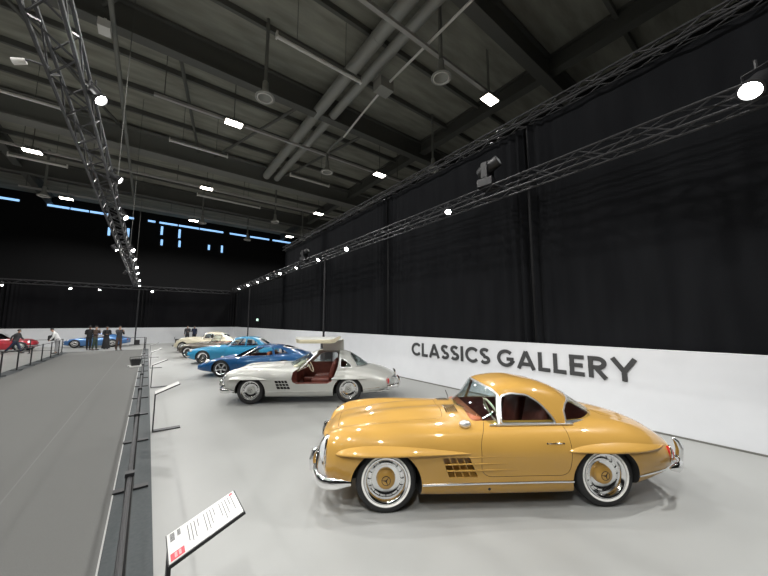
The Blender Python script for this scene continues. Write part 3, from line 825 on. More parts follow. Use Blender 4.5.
def back_cars():
    # deep blue low fastback
    root = thing('sports_car', 'deep blue low fastback sports car between the silver coupe and the light blue coupe', 'car', (3.682, 13.142, 0), R(146))
    st = [ctl(2.26,.395,.41,.55,.36,.27,0,.01), ctl(2.15,.44,.47,.66,.40,.25,0,.015), ctl(1.85,.52,.59,.76,.46,.22,0,.03), ctl(1.5,.60,.69,.82,.52,.19,0,.04), ctl(1.15,.65,.72,.84,.55,.17,0,.05), ctl(.8,.70,.72,.84,.55,.16,0,.03), ctl(.4,.78,.75,.83,.55,.15,0,.01), ctl(-.2,.79,.76,.83,.55,.15,0,.0), ctl(-.7,.82,.80,.85,.57,.16,0,.0), ctl(-1.15,.86,.85,.86,.58,.17,0,.01), ctl(-1.6,.86,.85,.85,.58,.22,0,.01), ctl(-1.95,.82,.81,.80,.56,.28,0,.01), ctl(-2.05,.78,.77,.76,.55,.32,0,.01)]
    gs = [g6(.98,.69,.68,.45,.67,.58,.65,.66), g6(.60,.89,.85,.46,.78,.58,.70,.68), g6(.10,1.09,1.03,.47,.89,.60,.74,.69), g6(-.20,1.165,1.10,.49,.93,.61,.75,.69), g6(-.55,1.18,1.11,.49,.93,.61,.76,.69), g6(-1.0,1.13,1.07,.47,.92,.60,.78,.69), g6(-1.45,1.01,.98,.43,.90,.58,.80,.66), g6(-1.85,.86,.85,.40,.84,.54,.80,.60)]
    wins = [('windscreen', [(.52,.72), (-.02,1.045), (-.05,1.09), (.07,1.13), (1.2,1.2), (1.2,.50), (.66,.60)], True),
            ('side_window', [(.44,.77), (-.06,1.045), (-.25,1.09), (-.60,1.09), (-.70,.80)], False),
            ('quarter_window', [(-.78,.82), (-.69,1.07), (-1.02,1.01), (-1.28,.86)], False),
            ('rear_window', [(-1.0,1.10), (-1.4,1.01), (-1.75,.92), (-1.75,1.3), (-.95,1.3)], True)]
    simple_car(root, DB_PAINT, st, swp(.9,2.3,.34,1.3,2.0,.12), (1.17,-1.17,.31,.355,.68), gs, gwp(-.1,.9,.42,1.0,1.8,.15), wins, 'alloy', (-.15,), (.55,-.75,.54), 'tan', lamp=(1.74,.62,.565), tail=(-2.02,.6,.62), doors=[(.55,.30),(.62,.70),(.4,.95),(-.55,.95),(-.62,.60),(-.55,.30)],
               bumpers=[('front_bumper', [(1.60,.80,.40),(1.80,.72,.40),(1.93,.56,.40),(1.98,.42,.40)])] and None, grille=[(.38*math.cos(a), .345+.035*math.sin(a)) for a in lin(0, 2*PI*23/24, 24)], glass='smoke')
    # light blue coupe
    root = thing('sports_car', 'bright light blue coupe with wire wheels behind the deep blue fastback', 'car', (3.705, 17.618, 0), R(146))
    st = [ctl(2.18,.57,.59,.58,.45,.30,0,.01), ctl(2.0,.66,.69,.70,.52,.26,0,.01), ctl(1.6,.76,.79,.79,.58,.22,.02,.03), ctl(1.1,.82,.83,.83,.60,.20,.03,.035), ctl(.6,.87,.86,.83,.60,.19,.03,.03), ctl(.2,.92,.89,.83,.60,.18,0,.01), ctl(-.5,.92,.88,.83,.60,.18,0,.0), ctl(-1.0,.92,.89,.845,.60,.19,0,.0), ctl(-1.5,.90,.87,.83,.59,.22,0,.01), ctl(-1.9,.82,.80,.77,.57,.28,0,.01), ctl(-2.15,.72,.70,.66,.54,.33,0,.01)]
    gs = [g6(.48,.90,.89,.46,.88,.58,.86,.66), g6(.22,1.07,1.03,.47,.95,.58,.88,.68), g6(-.10,1.27,1.20,.49,1.05,.61,.89,.69), g6(-.45,1.32,1.25,.50,1.07,.62,.89,.69), g6(-.8,1.325,1.25,.50,1.07,.62,.89,.69), g6(-1.15,1.26,1.19,.48,1.05,.61,.89,.68), g6(-1.5,1.10,1.05,.44,.98,.58,.88,.65), g6(-1.85,.88,.87,.40,.86,.54,.85,.58)]
    wins = [('windscreen', [(.10,.88), (-.16,1.18), (-.10,1.235), (.0,1.29), (.8,1.4), (.8,.7), (.3,.78)], True),
            ('side_window', [(.02,.90), (-.20,1.18), (-.45,1.235), (-.72,1.235), (-.72,.90)], False),
            ('quarter_window', [(-.78,.90), (-.78,1.235), (-1.05,1.19), (-1.25,1.06), (-1.38,.90)], False),
            ('rear_window', [(-1.22,1.235), (-1.42,1.10), (-1.72,.91), (-1.85,1.4), (-1.1,1.4)], True)]
    simple_car(root, LB_PAINT, st, swp(.9,2.15,.20,1.3,2.15,.2), (1.25,-1.25,.33,.375,.70), gs, gwp(-.2,.48,.38,1.1,1.85,.2), wins, 'wire', (-.45,), (.15,-1.15,.56), 'leather', lamp=(1.90,.60,.65), tail=(-2.05,.52,.62), doors=[(.20,.30),(.22,.70),(.08,1.0),(-.75,1.0),(-.78,.60),(-.72,.30)],
               bumpers=[('front_bumper', [(1.85,.80,.40),(2.04,.70,.40),(2.18,.50,.40),(2.24,0,.40)]), ('rear_bumper', [(-1.95,.78,.42),(-2.1,.66,.42),(-2.2,.4,.42),(-2.24,0,.42)])], grille=[(.34*math.cos(a), .48+.08*math.sin(a)) for a in lin(0, 2*PI*23/24, 24)])
    # bronze grey roadster, top down
    root = thing('sports_car', 'dark bronze grey open roadster half hidden behind the light blue coupe', 'car', (3.351, 21.376, 0), R(146))
    st = [ctl(1.92,.56,.60,.60,.44,.30,0,.01), ctl(1.75,.66,.70,.72,.52,.26,0,.01), ctl(1.4,.76,.80,.79,.58,.22,.02,.03), ctl(1.0,.82,.83,.81,.60,.20,.03,.035), ctl(.5,.86,.85,.81,.60,.19,.03,.03), ctl(.1,.88,.86,.81,.60,.18,0,.01), ctl(-.5,.86,.85,.81,.60,.18,0,.0), ctl(-1.0,.87,.87,.83,.60,.19,0,.0), ctl(-1.5,.84,.83,.81,.59,.22,0,.01), ctl(-1.85,.76,.75,.74,.57,.28,0,.01), ctl(-2.05,.66,.65,.63,.53,.33,0,.01)]
    cs = simple_car(root, BR_PAINT, st, swp(.9,1.9,.20,1.3,2.05,.2), (1.2,-1.2,.33,.37,.69), None, None, [], 'wire', (-.45,), (.05,-.85,.54), 'tan', lamp=(1.66,.58,.62), tail=(-1.95,.5,.58), doors=[(.12,.30),(.12,.70),(.0,1.0),(-.70,1.0),(-.74,.60),(-.68,.30)],
               bumpers=[('front_bumper', [(1.65,.80,.40),(1.80,.70,.40),(1.93,.50,.40),(1.98,0,.40)])], grille=[(.34*math.cos(a), .44+.08*math.sin(a)) for a in lin(0, 2*PI*23/24, 24)])
    fp = [(-.02,.62,.86), (.10,.56,1.02), (-.10,.52,1.24), (-.02,.3,1.27), (0,0,1.28)]
    full = [Vector(p) for p in ((.02,.64,.87), (-.12,.55,1.22), (-.06,.30,1.26), (-.04,0,1.27), (-.06,-.30,1.26), (-.12,-.55,1.22), (.02,-.64,.87), (.14,-.35,.89), (.18,0,.90), (.14,.35,.89))]
    mb = MB(); mb.tube(full, .016, 8, closed=True); f = mb.build('windscreen_frame', M['chrome'], root)
    mb = MB(); bm = mb.bm
    lo = [bm.verts.new(p) for p in ((.02,.63,.88), (.14,.35,.90), (.18,0,.91), (.14,-.35,.90), (.02,-.63,.88))]; hi = [bm.verts.new(p) for p in ((-.12,.545,1.215), (-.06,.30,1.255), (-.04,0,1.265), (-.06,-.30,1.255), (-.12,-.545,1.215))]
    ext = [lo, hi]
    lo2 = [bm.verts.new(v.co+Vector((-.006,0,0))) for v in lo]; hi2 = [bm.verts.new(v.co+Vector((-.006,0,0))) for v in hi]
    for i in range(4):
        bm.faces.new((lo[i], lo[i+1], hi[i+1], hi[i])); bm.faces.new((lo2[i], hi2[i], hi2[i+1], lo2[i+1]))
    mb.build('windscreen', M['glass'], f, 60)
    # cream fixed-head coupe
    root = thing('sports_car', 'cream rounded fixed-head coupe farthest along the gallery wall', 'car', (3.464, 25.37, 0), R(146))
    st = [ctl(2.05,.72,.62,.42,.50,.34,.06,.0), ctl(1.85,.84,.76,.60,.56,.30,.05,.05,.78), ctl(1.55,.93,.92,.74,.62,.26,.04,.10,.78), ctl(1.2,.98,.975,.80,.64,.24,.03,.10,.80), ctl(.7,1.01,.93,.79,.63,.22,.02,.05), ctl(.3,1.02,.92,.79,.62,.22,0,.0), ctl(-.4,.98,.92,.78,.62,.22,0,.0), ctl(-1.0,.98,.94,.80,.62,.22,0,.0), ctl(-1.5,.95,.90,.81,.60,.24,0,.0), ctl(-1.95,.82,.78,.72,.56,.30,0,.0), ctl(-2.25,.64,.62,.52,.50,.36,0,.0)]
    gs = [g6(.32,1.0,.98,.42,.96,.54,.93,.62), g6(.12,1.20,1.15,.43,1.04,.55,.93,.63), g6(-.08,1.34,1.27,.45,1.10,.57,.92,.65), g6(-.4,1.39,1.31,.47,1.13,.58,.92,.65), g6(-.75,1.375,1.30,.47,1.12,.58,.92,.65), g6(-1.1,1.28,1.21,.45,1.08,.57,.92,.64), g6(-1.5,1.06,1.02,.42,.97,.54,.90,.60), g6(-1.75,.90,.88,.38,.87,.50,.86,.55)]
    wins = [('windscreen', [(.05,.94), (-.06,1.22), (.0,1.27), (.08,1.30), (.6,1.4), (.6,.8), (.2,.86)], True),
            ('side_window', [(-.03,.95), (-.12,1.23), (-.40,1.27), (-.68,1.25), (-.74,.95)], False),
            ('rear_window', [(-1.2,1.20), (-1.30,1.09), (-1.52,1.0), (-1.7,1.3), (-1.2,1.4)], True)]
    simple_car(root, CR_PAINT, st, swp(.9,2.0,.10,1.3,2.25,.2), (1.3,-1.3,.35,.40,.68), gs, gwp(-.2,.32,.25,1.1,1.75,.2), wins, 'disc', (-.4,), (.15,-.9,.54), 'leather', lamp=(1.66,.52,.78), tail=(-2.0,.6,.58), cap=CR_PAINT, doors=[(.10,.34),(.12,.80),(.0,1.1),(-.72,1.1),(-.76,.70),(-.68,.34)],
               bumpers=[('front_bumper', [(1.95,.70,.42),(2.12,.5,.42),(2.18,0,.42)])], grille=[(.14*math.cos(a), .58+.16*math.sin(a)) for a in lin(0, 2*PI*23/24, 24)])
    # red coupe behind the left railing
    root = thing('sports_car', 'red sports coupe at the left edge, beyond the railing', 'car', (-8.25, 34.0, 0), R(-6))
    st = [ctl(1.85,.58,.60,.60,.46,.28,0,.01), ctl(1.72,.68,.70,.74,.52,.24,0,.01), ctl(1.45,.78,.80,.82,.57,.20,.02,.03), ctl(1.1,.84,.84,.85,.60,.18,.02,.03), ctl(.6,.88,.86,.85,.60,.17,.02,.02), ctl(.2,.91,.87,.85,.60,.17,0,.01), ctl(-.5,.91,.87,.85,.60,.17,0,.0), ctl(-1.0,.91,.88,.86,.60,.18,0,.0), ctl(-1.5,.88,.86,.85,.59,.22,0,.01), ctl(-1.9,.82,.80,.80,.57,.28,0,.01), ctl(-2.15,.74,.72,.70,.54,.33,0,.01)]
    gs2 = [g6(.50,.90,.89,.46,.88,.60,.86,.68), g6(.22,1.07,1.03,.47,.95,.60,.88,.70), g6(-.10,1.27,1.20,.49,1.05,.62,.89,.71), g6(-.45,1.32,1.25,.51,1.07,.63,.89,.71), g6(-.8,1.325,1.25,.51,1.07,.63,.89,.71), g6(-1.15,1.26,1.19,.49,1.05,.62,.89,.70), g6(-1.5,1.10,1.05,.45,.98,.60,.88,.67), g6(-1.85,.88,.87,.41,.86,.56,.85,.60)]
    wins = [('windscreen', [(.10,.88), (-.16,1.18), (-.10,1.235), (.0,1.29), (.8,1.4), (.8,.7), (.3,.78)], True),
            ('side_window', [(.02,.90), (-.20,1.18), (-.45,1.235), (-1.0,1.20), (-1.25,1.06), (-1.38,.90)], False),
            ('rear_window', [(-1.22,1.235), (-1.42,1.10), (-1.72,.91), (-1.85,1.4), (-1.1,1.4)], True)]
    simple_car(root, RD_PAINT, st, swp(.9,2.0,.22,1.3,2.15,.2), (1.25,-1.25,.33,.375,.72), gs2, gwp(-.2,.5,.38,1.1,1.85,.2), wins, 'disc', (-.45,), (.15,-1.15,.56), 'leather', lamp=(1.62,.62,.66), tail=(-2.05,.55,.62), cap=M['chrome'], doors=[(.20,.30),(.22,.70),(.08,1.0),(-.95,1.0),(-.98,.60),(-.92,.30)],
               bumpers=[('front_bumper', [(1.58,.82,.40),(1.72,.74,.40),(1.85,.50,.40),(1.91,0,.40)])], glass='smoke')
    # mid blue sports car behind the four visitors
    root = thing('sports_car', 'mid blue low sports car parked behind the group of visitors', 'car', (-3.30, 35.5, 0), R(180-9))
    st = [ctl(2.0,.46,.52,.62,.40,.25,0,.01), ctl(1.85,.54,.62,.74,.45,.22,0,.015), ctl(1.55,.62,.71,.82,.52,.19,0,.03), ctl(1.15,.68,.75,.86,.55,.17,0,.05), ctl(.8,.74,.75,.86,.55,.16,0,.03), ctl(.4,.80,.77,.85,.55,.15,0,.01), ctl(-.2,.80,.77,.85,.55,.15,0,.0), ctl(-.7,.82,.80,.87,.57,.16,0,.0), ctl(-1.15,.84,.84,.88,.58,.17,0,.01), ctl(-1.6,.82,.82,.87,.58,.22,0,.01), ctl(-2.0,.76,.75,.80,.56,.28,0,.01), ctl(-2.15,.70,.69,.74,.54,.32,0,.01)]
    gs = [g6(.92,.72,.71,.45,.70,.60,.67,.68), g6(.60,.90,.86,.46,.79,.60,.71,.70), g6(.25,1.09,1.03,.47,.90,.62,.75,.71), g6(-.05,1.14,1.08,.49,.93,.63,.76,.71), g6(-.5,1.13,1.07,.49,.93,.63,.77,.71), g6(-.95,1.07,1.02,.47,.91,.62,.79,.71), g6(-1.4,.95,.93,.43,.87,.60,.80,.68), g6(-1.8,.82,.81,.40,.80,.56,.78,.62)]
    wins = [('windscreen', [(.50,.74), (.12,1.035), (.10,1.075), (.22,1.11), (1.2,1.2), (1.2,.55), (.6,.62)], True),
            ('side_window', [(.42,.78), (.08,1.03), (-.10,1.07), (-.50,1.065), (-.62,.80)], False)]
    simple_car(root, MB_PAINT, st, swp(.9,2.0,.32,1.3,2.0,.12), (1.17,-1.17,.32,.365,.70), gs, gwp(-.1,.9,.42,1.0,1.8,.15), wins, 'disc', (-.15,), (.55,-.75,.54), 'leather', lamp=(1.64,.62,.60), tail=(-2.08,.6,.6), cap=M['chrome'], doors=[(.55,.30),(.62,.70),(.4,.95),(-.55,.95),(-.62,.60),(-.55,.30)], glass='smoke')

yellow_car()
silver_car()
back_cars()
# ================================================================= hall
m_floor = noise_mat('sealed_floor', (.268,.272,.262), (.296,.300,.290), .8, .34, 0, 5, .42, spec=.3)
m_carpet = noise_mat('grey_carpet', (.145,.146,.141), (.166,.167,.161), 220, .95, .25, 2, bscale=300, spec=.1)
m_edge = noise_mat('dark_edge_strip', (.042,.050,.053), (.052,.060,.063), 30, .55, spec=.25)
m_wall = noise_mat('white_panel', (.60,.612,.632), (.625,.637,.657), 2, .5, spec=.3)
m_back = noise_mat('backdrop_cloth', (.006,.006,.007), (.009,.009,.010), 3.0, .95, spec=.05, stretch=(.15,1,.15))
m_curtain = noise_mat('black_drape', (.0075,.0079,.0090), (.0100,.0105,.0118), 3.0, .95, .3, 3, bscale=160, spec=.04, stretch=(1,1,.15))
m_ceil = noise_mat('dark_ceiling', (.25,.247,.21), (.36,.355,.30), 1.2, .9, spec=.1, stretch=(.4,2,1))
m_steel = mat('painted_steel', (.22,.22,.20), .6)
m_dsteel = mat('dark_steel', (.12,.12,.108), .6)
m_duct = mat('zinc_duct', (.38,.378,.345), .5, .2)
m_alu = mat('truss_aluminium', (.055,.055,.058), .4, .5)
m_blackm = mat('black_metal', (.018,.018,.02), .45)
m_tube = mat('white_tube', (.82,.80,.76), .4)
m_rail = mat('rail_grey', (.46,.445,.42), .5)
m_letter = mat('charcoal_letter', (.035,.036,.037), .5)
m_lamp = mat('lamp_glow', (1,1,1), .5, emit=(1,.93,.80), estr=28)
m_spot = mat('spot_glow', (1,1,1), .5, emit=(1,.98,.95), estr=70)
m_blue = mat('daylight_glow', (1,1,1), .5, emit=(.28,.58,1), estr=2.2)
m_exit = mat('exit_glow', (1,1,1), .5, emit=(.55,1,.75), estr=2.2)
m_metal_edge = mat('trim_metal', (.42,.42,.41), .5, .4)
m_dwall = mat('dark_wall', (.003,.003,.0038), .9)

def sbox(name, c, d, m, bevel=0):
    mb = MB(); mb.box(c, d); return struct(mb.build(name, m, None, 0))
sbox('floor', (-6, 17, -.05), (50, 64, .1), m_floor)
sbox('ceiling', (-6, 17, 15.3), (50, 64, .2), m_ceil)
sbox('wall_far', (-6, 46.1, 7.5), (50, .2, 15.4), m_dwall)
sbox('wall_near', (-6, -14.1, 7.5), (50, .2, 15.4), m_dwall)
sbox('wall_left', (-30.1, 17, 7.5), (.2, 64, 15.4), m_dwall)
sbox('wall_outer', (18.6, 17, 7.5), (.2, 64, 15.4), m_dwall)
sbox('wall_right', (7.775, 15.5, .765), (.15, 45.2, 1.53), m_wall)
sbox('wall_back', (-11.1, 38.075, .765), (37.9, .15, 1.53), m_wall)
sbox('baseboard_right', (7.688, 15.5, .014), (.024, 45.2, .028), m_dsteel)

def slab(name, x0, x1, y0, y1, h, m, label, cat, group=None):
    mb = MB(); mb.box(((x0+x1)/2, (y0+y1)/2, h/2), (x1-x0, y1-y0, h)); o = mb.build(name, m, None, 0); return tag(o, label, cat, group)
rw = slab('carpet_runway', -4.16, -.20, -12, 30.3, .008, m_carpet, 'wide mid grey carpet walkway between the two railings', 'carpet')
mb = MB(); mb.box((-1.2, 9.1, .0085), (.018, 42.3, .002)); sm = mb.build('seam', mat('carpet_seam', (.158,.158,.154), .9), rw, 0)
es = slab('edge_strip', -.20, .17, -12, 30.3, .006, m_edge, 'dark grey floor strip along the right edge of the carpet, beside the cars', 'floor strip')
mb = MB(); mb.box((-.20, 9.15, .007), (.013, 42.3, .012)); mb.build('metal_trim', m_metal_edge, es, 0)
es = slab('edge_strip', -4.62, -4.16, -12, 30.3, .006, m_edge, 'dark grey floor strip along the far left edge of the carpet', 'floor strip')

# ---- curtains: folded cloth, one panel per drop
def curtain(axis, a, b, base, z0, z1, label, seed, amp=.028):
    rnd = random.Random(seed); n = max(24, int(abs(b-a)*22)); cols = []
    ph = [rnd.uniform(0, 6.28) for _ in range(4)]
    L = abs(b-a)
    for i in range(n+1):
        t = i/n; s = t*L
        edge = math.exp(-min(s, L-s)/.35)
        d = amp*(.30*math.sin(s*5.1+ph[0])+.25*math.sin(s*9.3+ph[1])+.18*math.sin(s*2.2+ph[2])) + edge*.10*math.sin(s*26+ph[3])
        cols.append((a+(b-a)*t, base+d))
    zs = [z0+(z1-z0)*k/6 for k in range(7)]
    bm = bmesh.new()
    def P(u, v, z): return (v, u, z) if axis == 'x' else (u, v, z)
    F = [[bm.verts.new(P(u, v, z)) for k, z in enumerate(zs)] for u, v in cols]
    B = [[bm.verts.new(P(u, v+.03, z)) for k, z in enumerate(zs)] for u, v in cols]
    for i in range(n):
        for k in range(6):
            bm.faces.new((F[i][k], F[i+1][k], F[i+1][k+1], F[i][k+1])); bm.faces.new((B[i][k], B[i][k+1], B[i+1][k+1], B[i+1][k]))
        bm.faces.new((F[i][0], B[i][0], B[i+1][0], F[i+1][0])); bm.faces.new((F[i][6], F[i+1][6], B[i+1][6], B[i][6]))
    for r in (0, n):
        for k in range(6): bm.faces.new((F[r][k], F[r][k+1], B[r][k+1], B[r][k]))
    bmesh.ops.recalc_face_normals(bm, faces=bm.faces)
    me = bpy.data.meshes.new('curtain'); bm.to_mesh(me); bm.free()
    o = link('curtain', me, m_curtain if axis == 'x' else m_back, None, 60); tag(o, label, 'curtain', 'black drapes'); return o
curtain('x', -7, 4.12, 8.02, .02, 7.45, 'tall black drape at the right edge, behind the end of the lettering', 1)
curtain('x', 4.16, 10.3, 8.02, .02, 7.45, 'tall black drape above the start of the lettering and the moving head light', 2)
curtain('x', 10.34, 16.35, 8.02, .02, 7.45, 'tall black drape above the silver coupe with the raised door', 3)
curtain('x', 16.39, 23.0, 8.02, .02, 7.45, 'farthest full height black drape, beside the green exit sign', 4)
curtain('x', 23.04, 38.2, 8.02, .02, 5.45, 'lower black drape in the far right corner under the long truss', 5)
curtain('y', -30, -9.5, 38.35, .02, 5.4, 'black backdrop drape at the left, above the red car', 6)
curtain('y', -9.46, -.6, 38.35, .02, 5.4, 'black backdrop drape behind the standing visitors and blue car', 7)
curtain('y', -.56, 7.9, 38.35, .02, 5.4, 'black backdrop drape in the far corner, behind the cream coupe', 8)

# ---- clerestory windows in the far wall
def window(n, x0, x1, z0, z1):
    mb = MB(); mb.box(((x0+x1)/2, 45.97, (z0+z1)/2), (x1-x0, .06, z1-z0)); o = struct(mb.build('window_%d' % n, m_blue, None, 0))
    mb = MB(); mb.box(((x0+x1)/2, 45.98, z0-.05), (x1-x0+.1, .1, .08)); mb.build('window_sill', m_dsteel, o, 0)
k = 1
for x0, x1 in ((-14.5,-10.9),(-9.0,-7.4),(-7.3,-5.9),(-5.8,-4.3),(-3.3,-2.1),(-.8,-.1),(.3,2.1),(2.25,4.4),(4.5,7.2),(8.0,10.2),(10.6,13.2),(13.7,16.4)):
    window(k, x0*1.02, x1*1.02, 14.08, 14.29); k += 1
for x, z0, z1 in ((-4.2,11.8,12.7),(-2.55,11.9,12.9),(.6,12.7,13.75),(.68,11.4,12.1),(2.42,12.6,13.7),(2.5,11.45,12.25),(5.75,11.55,12.2),(7.3,11.4,12.35)):
    window(k, x-.11, x+.11, z0, z1); k += 1

# ---- roof steel
tn = [0]
def beam(c, d, m=m_dsteel, flange=True, along='x'):
    tn[0] += 1
    mb = MB()
    if flange:
        x, y, z = d
        if along == 'x':
            mb.box(c, (x, y*.35, z)); mb.box((c[0], c[1], c[2]-z/2), (x, y, .12)); mb.box((c[0], c[1], c[2]+z/2), (x, y, .12))
        else:
            mb.box(c, (x*.35, y, z)); mb.box((c[0], c[1], c[2]-z/2), (x, y, .12)); mb.box((c[0], c[1], c[2]+z/2), (x, y, .12))
    else: mb.box(c, d)
    return struct(mb.build('trim_%d' % tn[0], m, None, 0))
beam((-6, 6.4, 14.5), (48, .5, 1.2))
beam((-6, 15.6, 14.5), (48, .5, 1.2))
beam((-6, 26.0, 14.3), (48, 1.0, 1.3), m_steel)
beam((-6, 36.0, 14.5), (48, .5, 1.2))
for x in (-14, -9, 15.2): beam((x, 17, 14.75), (.5, 60, .8), m_dsteel, True, 'y')
for y in (10.5, 13.0, 18.5, 21.0, 23.5, 29.0, 31.5, 34.0, 40, 3.5): beam((-6, y, 15.05), (48, .16, .28), m_dsteel, False)
def brace(a, b, r=.09):
    tn[0] += 1
    mb = MB(); mb.tube([a, b], r, 6); return struct(mb.build('trim_%d' % tn[0], m_dsteel, None, 30))
for a, b in (((-2.3,15.6,14.6),(3.6,7,14.9)), ((.2,15.6,14.6),(2.2,26,14.7)), ((-6,15.6,14.6),(-2,26,14.7)), ((6.5,15.6,14.6),(3.2,26,14.7)), ((-8,15.6,14.6),(-2.3,7,14.9)), ((11,15.6,14.6),(8.6,26,14.7))): brace(a, b)

# ducts and service pipes
def pipe(name, pts, r, m, label, cat, n=12, bands=0):
    mb = MB(); mb.tube(pts, r, n); o = tag(mb.build(name, m, None, 50), label, cat)
    if bands:
        a, b = Vector(pts[0]), Vector(pts[-1])
        for k in range(bands):
            p = a+(b-a)*((k+.5)/bands); d = (b-a).normalized()*.05
            q = MB(); q.tube([p-d, p+d], r*1.05, n); q.build('joint_band', m_duct, o, 50)
    return o
pipe('air_duct', [(7.0,-6,14.1), (7.0,25.4,14.1)], .30, m_duct, 'thick round grey air duct under the roof, left of its thinner twin', 'duct', 16, 5)
pipe('air_duct', [(7.85,-6,14.1), (7.85,25.4,14.1)], .24, m_duct, 'thinner round grey air duct running beside the thick one', 'duct', 16, 5)
pipe('service_pipe', [(8.25,-4,13.2), (8.25,10.8,13.2), (8.33,13.2,13.0), (8.4,15.0,12.8)], .055, m_tube, 'pale conduit running below the ducts to a bell pendant', 'pipe')
pipe('service_pipe', [(-1.75,2,13.0), (-1.75,37,13.0)], .085, m_steel, 'long dark pipe crossing the roof to the right of the left truss', 'pipe')
mb = MB(); mb.box((-1.98,14.3,12.75), (.35,.5,.3)); mb.box((-1.98,14.3,12.95), (.08,.08,.3)); tag(mb.build('speaker_box', m_tube, None, 0), 'small pale box hanging from the long dark pipe', 'box')
mb = MB(); mb.box((8.1,10.75,13.05), (.75,.6,.5)); tag(mb.build('junction_box', m_duct, None, 0), 'grey junction box on the pale conduit beside the ducts', 'box')

# trunking rails and the lamps on them
Z = 12.8
def trunk(x0, x1, y, label, z=12.92):
    mb = MB(); mb.box(((x0+x1)/2, y, z), (x1-x0, .16, .13)); o = tag(mb.build('lighting_rail', m_rail, None, 0), label, 'rail', 'lighting rails')
    for k in range(max(2, int((x1-x0)/4))):
        x = x0+.4+(x1-x0-.8)*k/max(1, int((x1-x0)/4)-1)
        if 6.6 < x < 8.3: continue
        q = MB(); q.tube([(x, y, z+.05), (x, y, 15.21)], .018, 6); q.build('hanger', m_dsteel, o, 30)
trunk(3.0, 12.6, 7.9, 'lighting rail nearest the camera, carrying the lamp over the near drape')
trunk(-.5, 15.0, 17.6, 'lighting rail crossing above the gap before the big girder, with two lamps')
trunk(-9.0, 16.0, 28.1, 'lighting rail just behind the big girder')
trunk(-9.0, 16.0, 36.6, 'lighting rail farthest back, in front of the blue windows')
def tube_lamp(x0, x1, y, label, z=12.75):
    t = thing('tube_light', label, 'light', ((x0+x1)/2, y, z), 0, 'unlit tube lights')
    L = (x1-x0)/2
    mb = MB(); mb.tube([(-L,0,0), (L,0,0)], .075, 10); mb.build('tube', m_tube, t)
    mb = MB(); mb.box((0,0,.13), (2*L,.12,.1)); mb.build('batten', m_steel, t, 0)
    for s in (-1, 1):
        mb = MB(); mb.box((s*L,0,.05), (.06,.16,.26)); mb.build('end_cap', m_tube, t, 0)
        mb = MB(); mb.tube([(s*L*.58,0,.15), (s*L*.58,0,15.2-z)], .012, 6); mb.build('hanger', m_dsteel, t)
tube_lamp(3.15, 6.9, 10.85, 'unlit white tube light nearest the camera, by the ducts')
tube_lamp(.3, 3.4, 21.4, 'unlit white tube light left of centre, just before the girder')
tube_lamp(7.6, 10.7, 21.4, 'unlit white tube light right of the ducts, just before the girder')
tube_lamp(-8.5, -4.2, 21.4, 'unlit white tube light at the far left, crossing the left truss')
tube_lamp(-7.9, -5.2, 29.6, 'unlit white tube light at the far left, beyond the girder')
tube_lamp(2.6, 7.7, 29.6, 'unlit white tube light in the middle, beyond the girder')

def high_bay(x, y, label, e=1.0, z=12.62):
    t = thing('high_bay_lamp', label, 'lamp', (x, y, z), 0, 'lit ceiling lamps')
    mb = MB(); mb.box((0,0,.06), (.88,.52,.14)); mb.build('housing', m_steel, t, 0, bevel=.02)
    mb = MB()
    for k in range(7): mb.box((-.27+.09*k,0,.18), (.02,.36,.12))
    mb.build('heat_sink', m_dsteel, t, 0)
    mb = MB(); mb.box((0,0,-.02), (.80,.44,.05)); mb.build('diffuser', m_lamp, t, 0)
    mb = MB(); mb.tube([(0,0,.2), (0,0,15.2-z)], .02, 6); mb.build('rod', m_dsteel, t)
    l = bpy.data.lights.new('lamp_light', 'SPOT'); l.energy = 3700*e; l.spot_size = R(164); l.spot_blend = .35; l.shadow_soft_size = .2; l.color = (1,.985,.955)
    o = bpy.data.objects.new('lamp_light', l); COL.objects.link(o); o.parent = t; o.location = (0,0,-.08)
high_bay(2.7, 8.1, 'lit ceiling lamp over the near aisle, cut by the top of the picture')
high_bay(12.3, 7.9, 'lit ceiling lamp high over the near drape, above the moving head light', 1)
high_bay(2.95, 17.2, 'lit ceiling lamp on the rail before the big girder, left one')
high_bay(12.6, 17.2, 'lit ceiling lamp above the drape, before the big girder')
high_bay(-6.45, 27.7, 'lit ceiling lamp at the far left, behind the left truss')
high_bay(3.0, 27.3, 'lit ceiling lamp in the middle, just behind the big girder')
high_bay(12.6, 27.3, 'lit ceiling lamp above the far end of the tall drapes')
high_bay(-6.3, 36.9, 'lit ceiling lamp at the far left, close to the blue windows')
high_bay(3.1, 37.1, 'lit ceiling lamp in the middle, close to the blue windows')
high_bay(13.3, 37.0, 'faint ceiling lamp farthest back in the right corner')
high_bay(-6.4, 8.1, 'added fill lamp left of the left truss, out of the picture')  # added unseen fill lamps from here down, to brighten upright surfaces
high_bay(-6.4, 17.5, 'added fill lamp left of the left truss, mid hall, out of the picture')

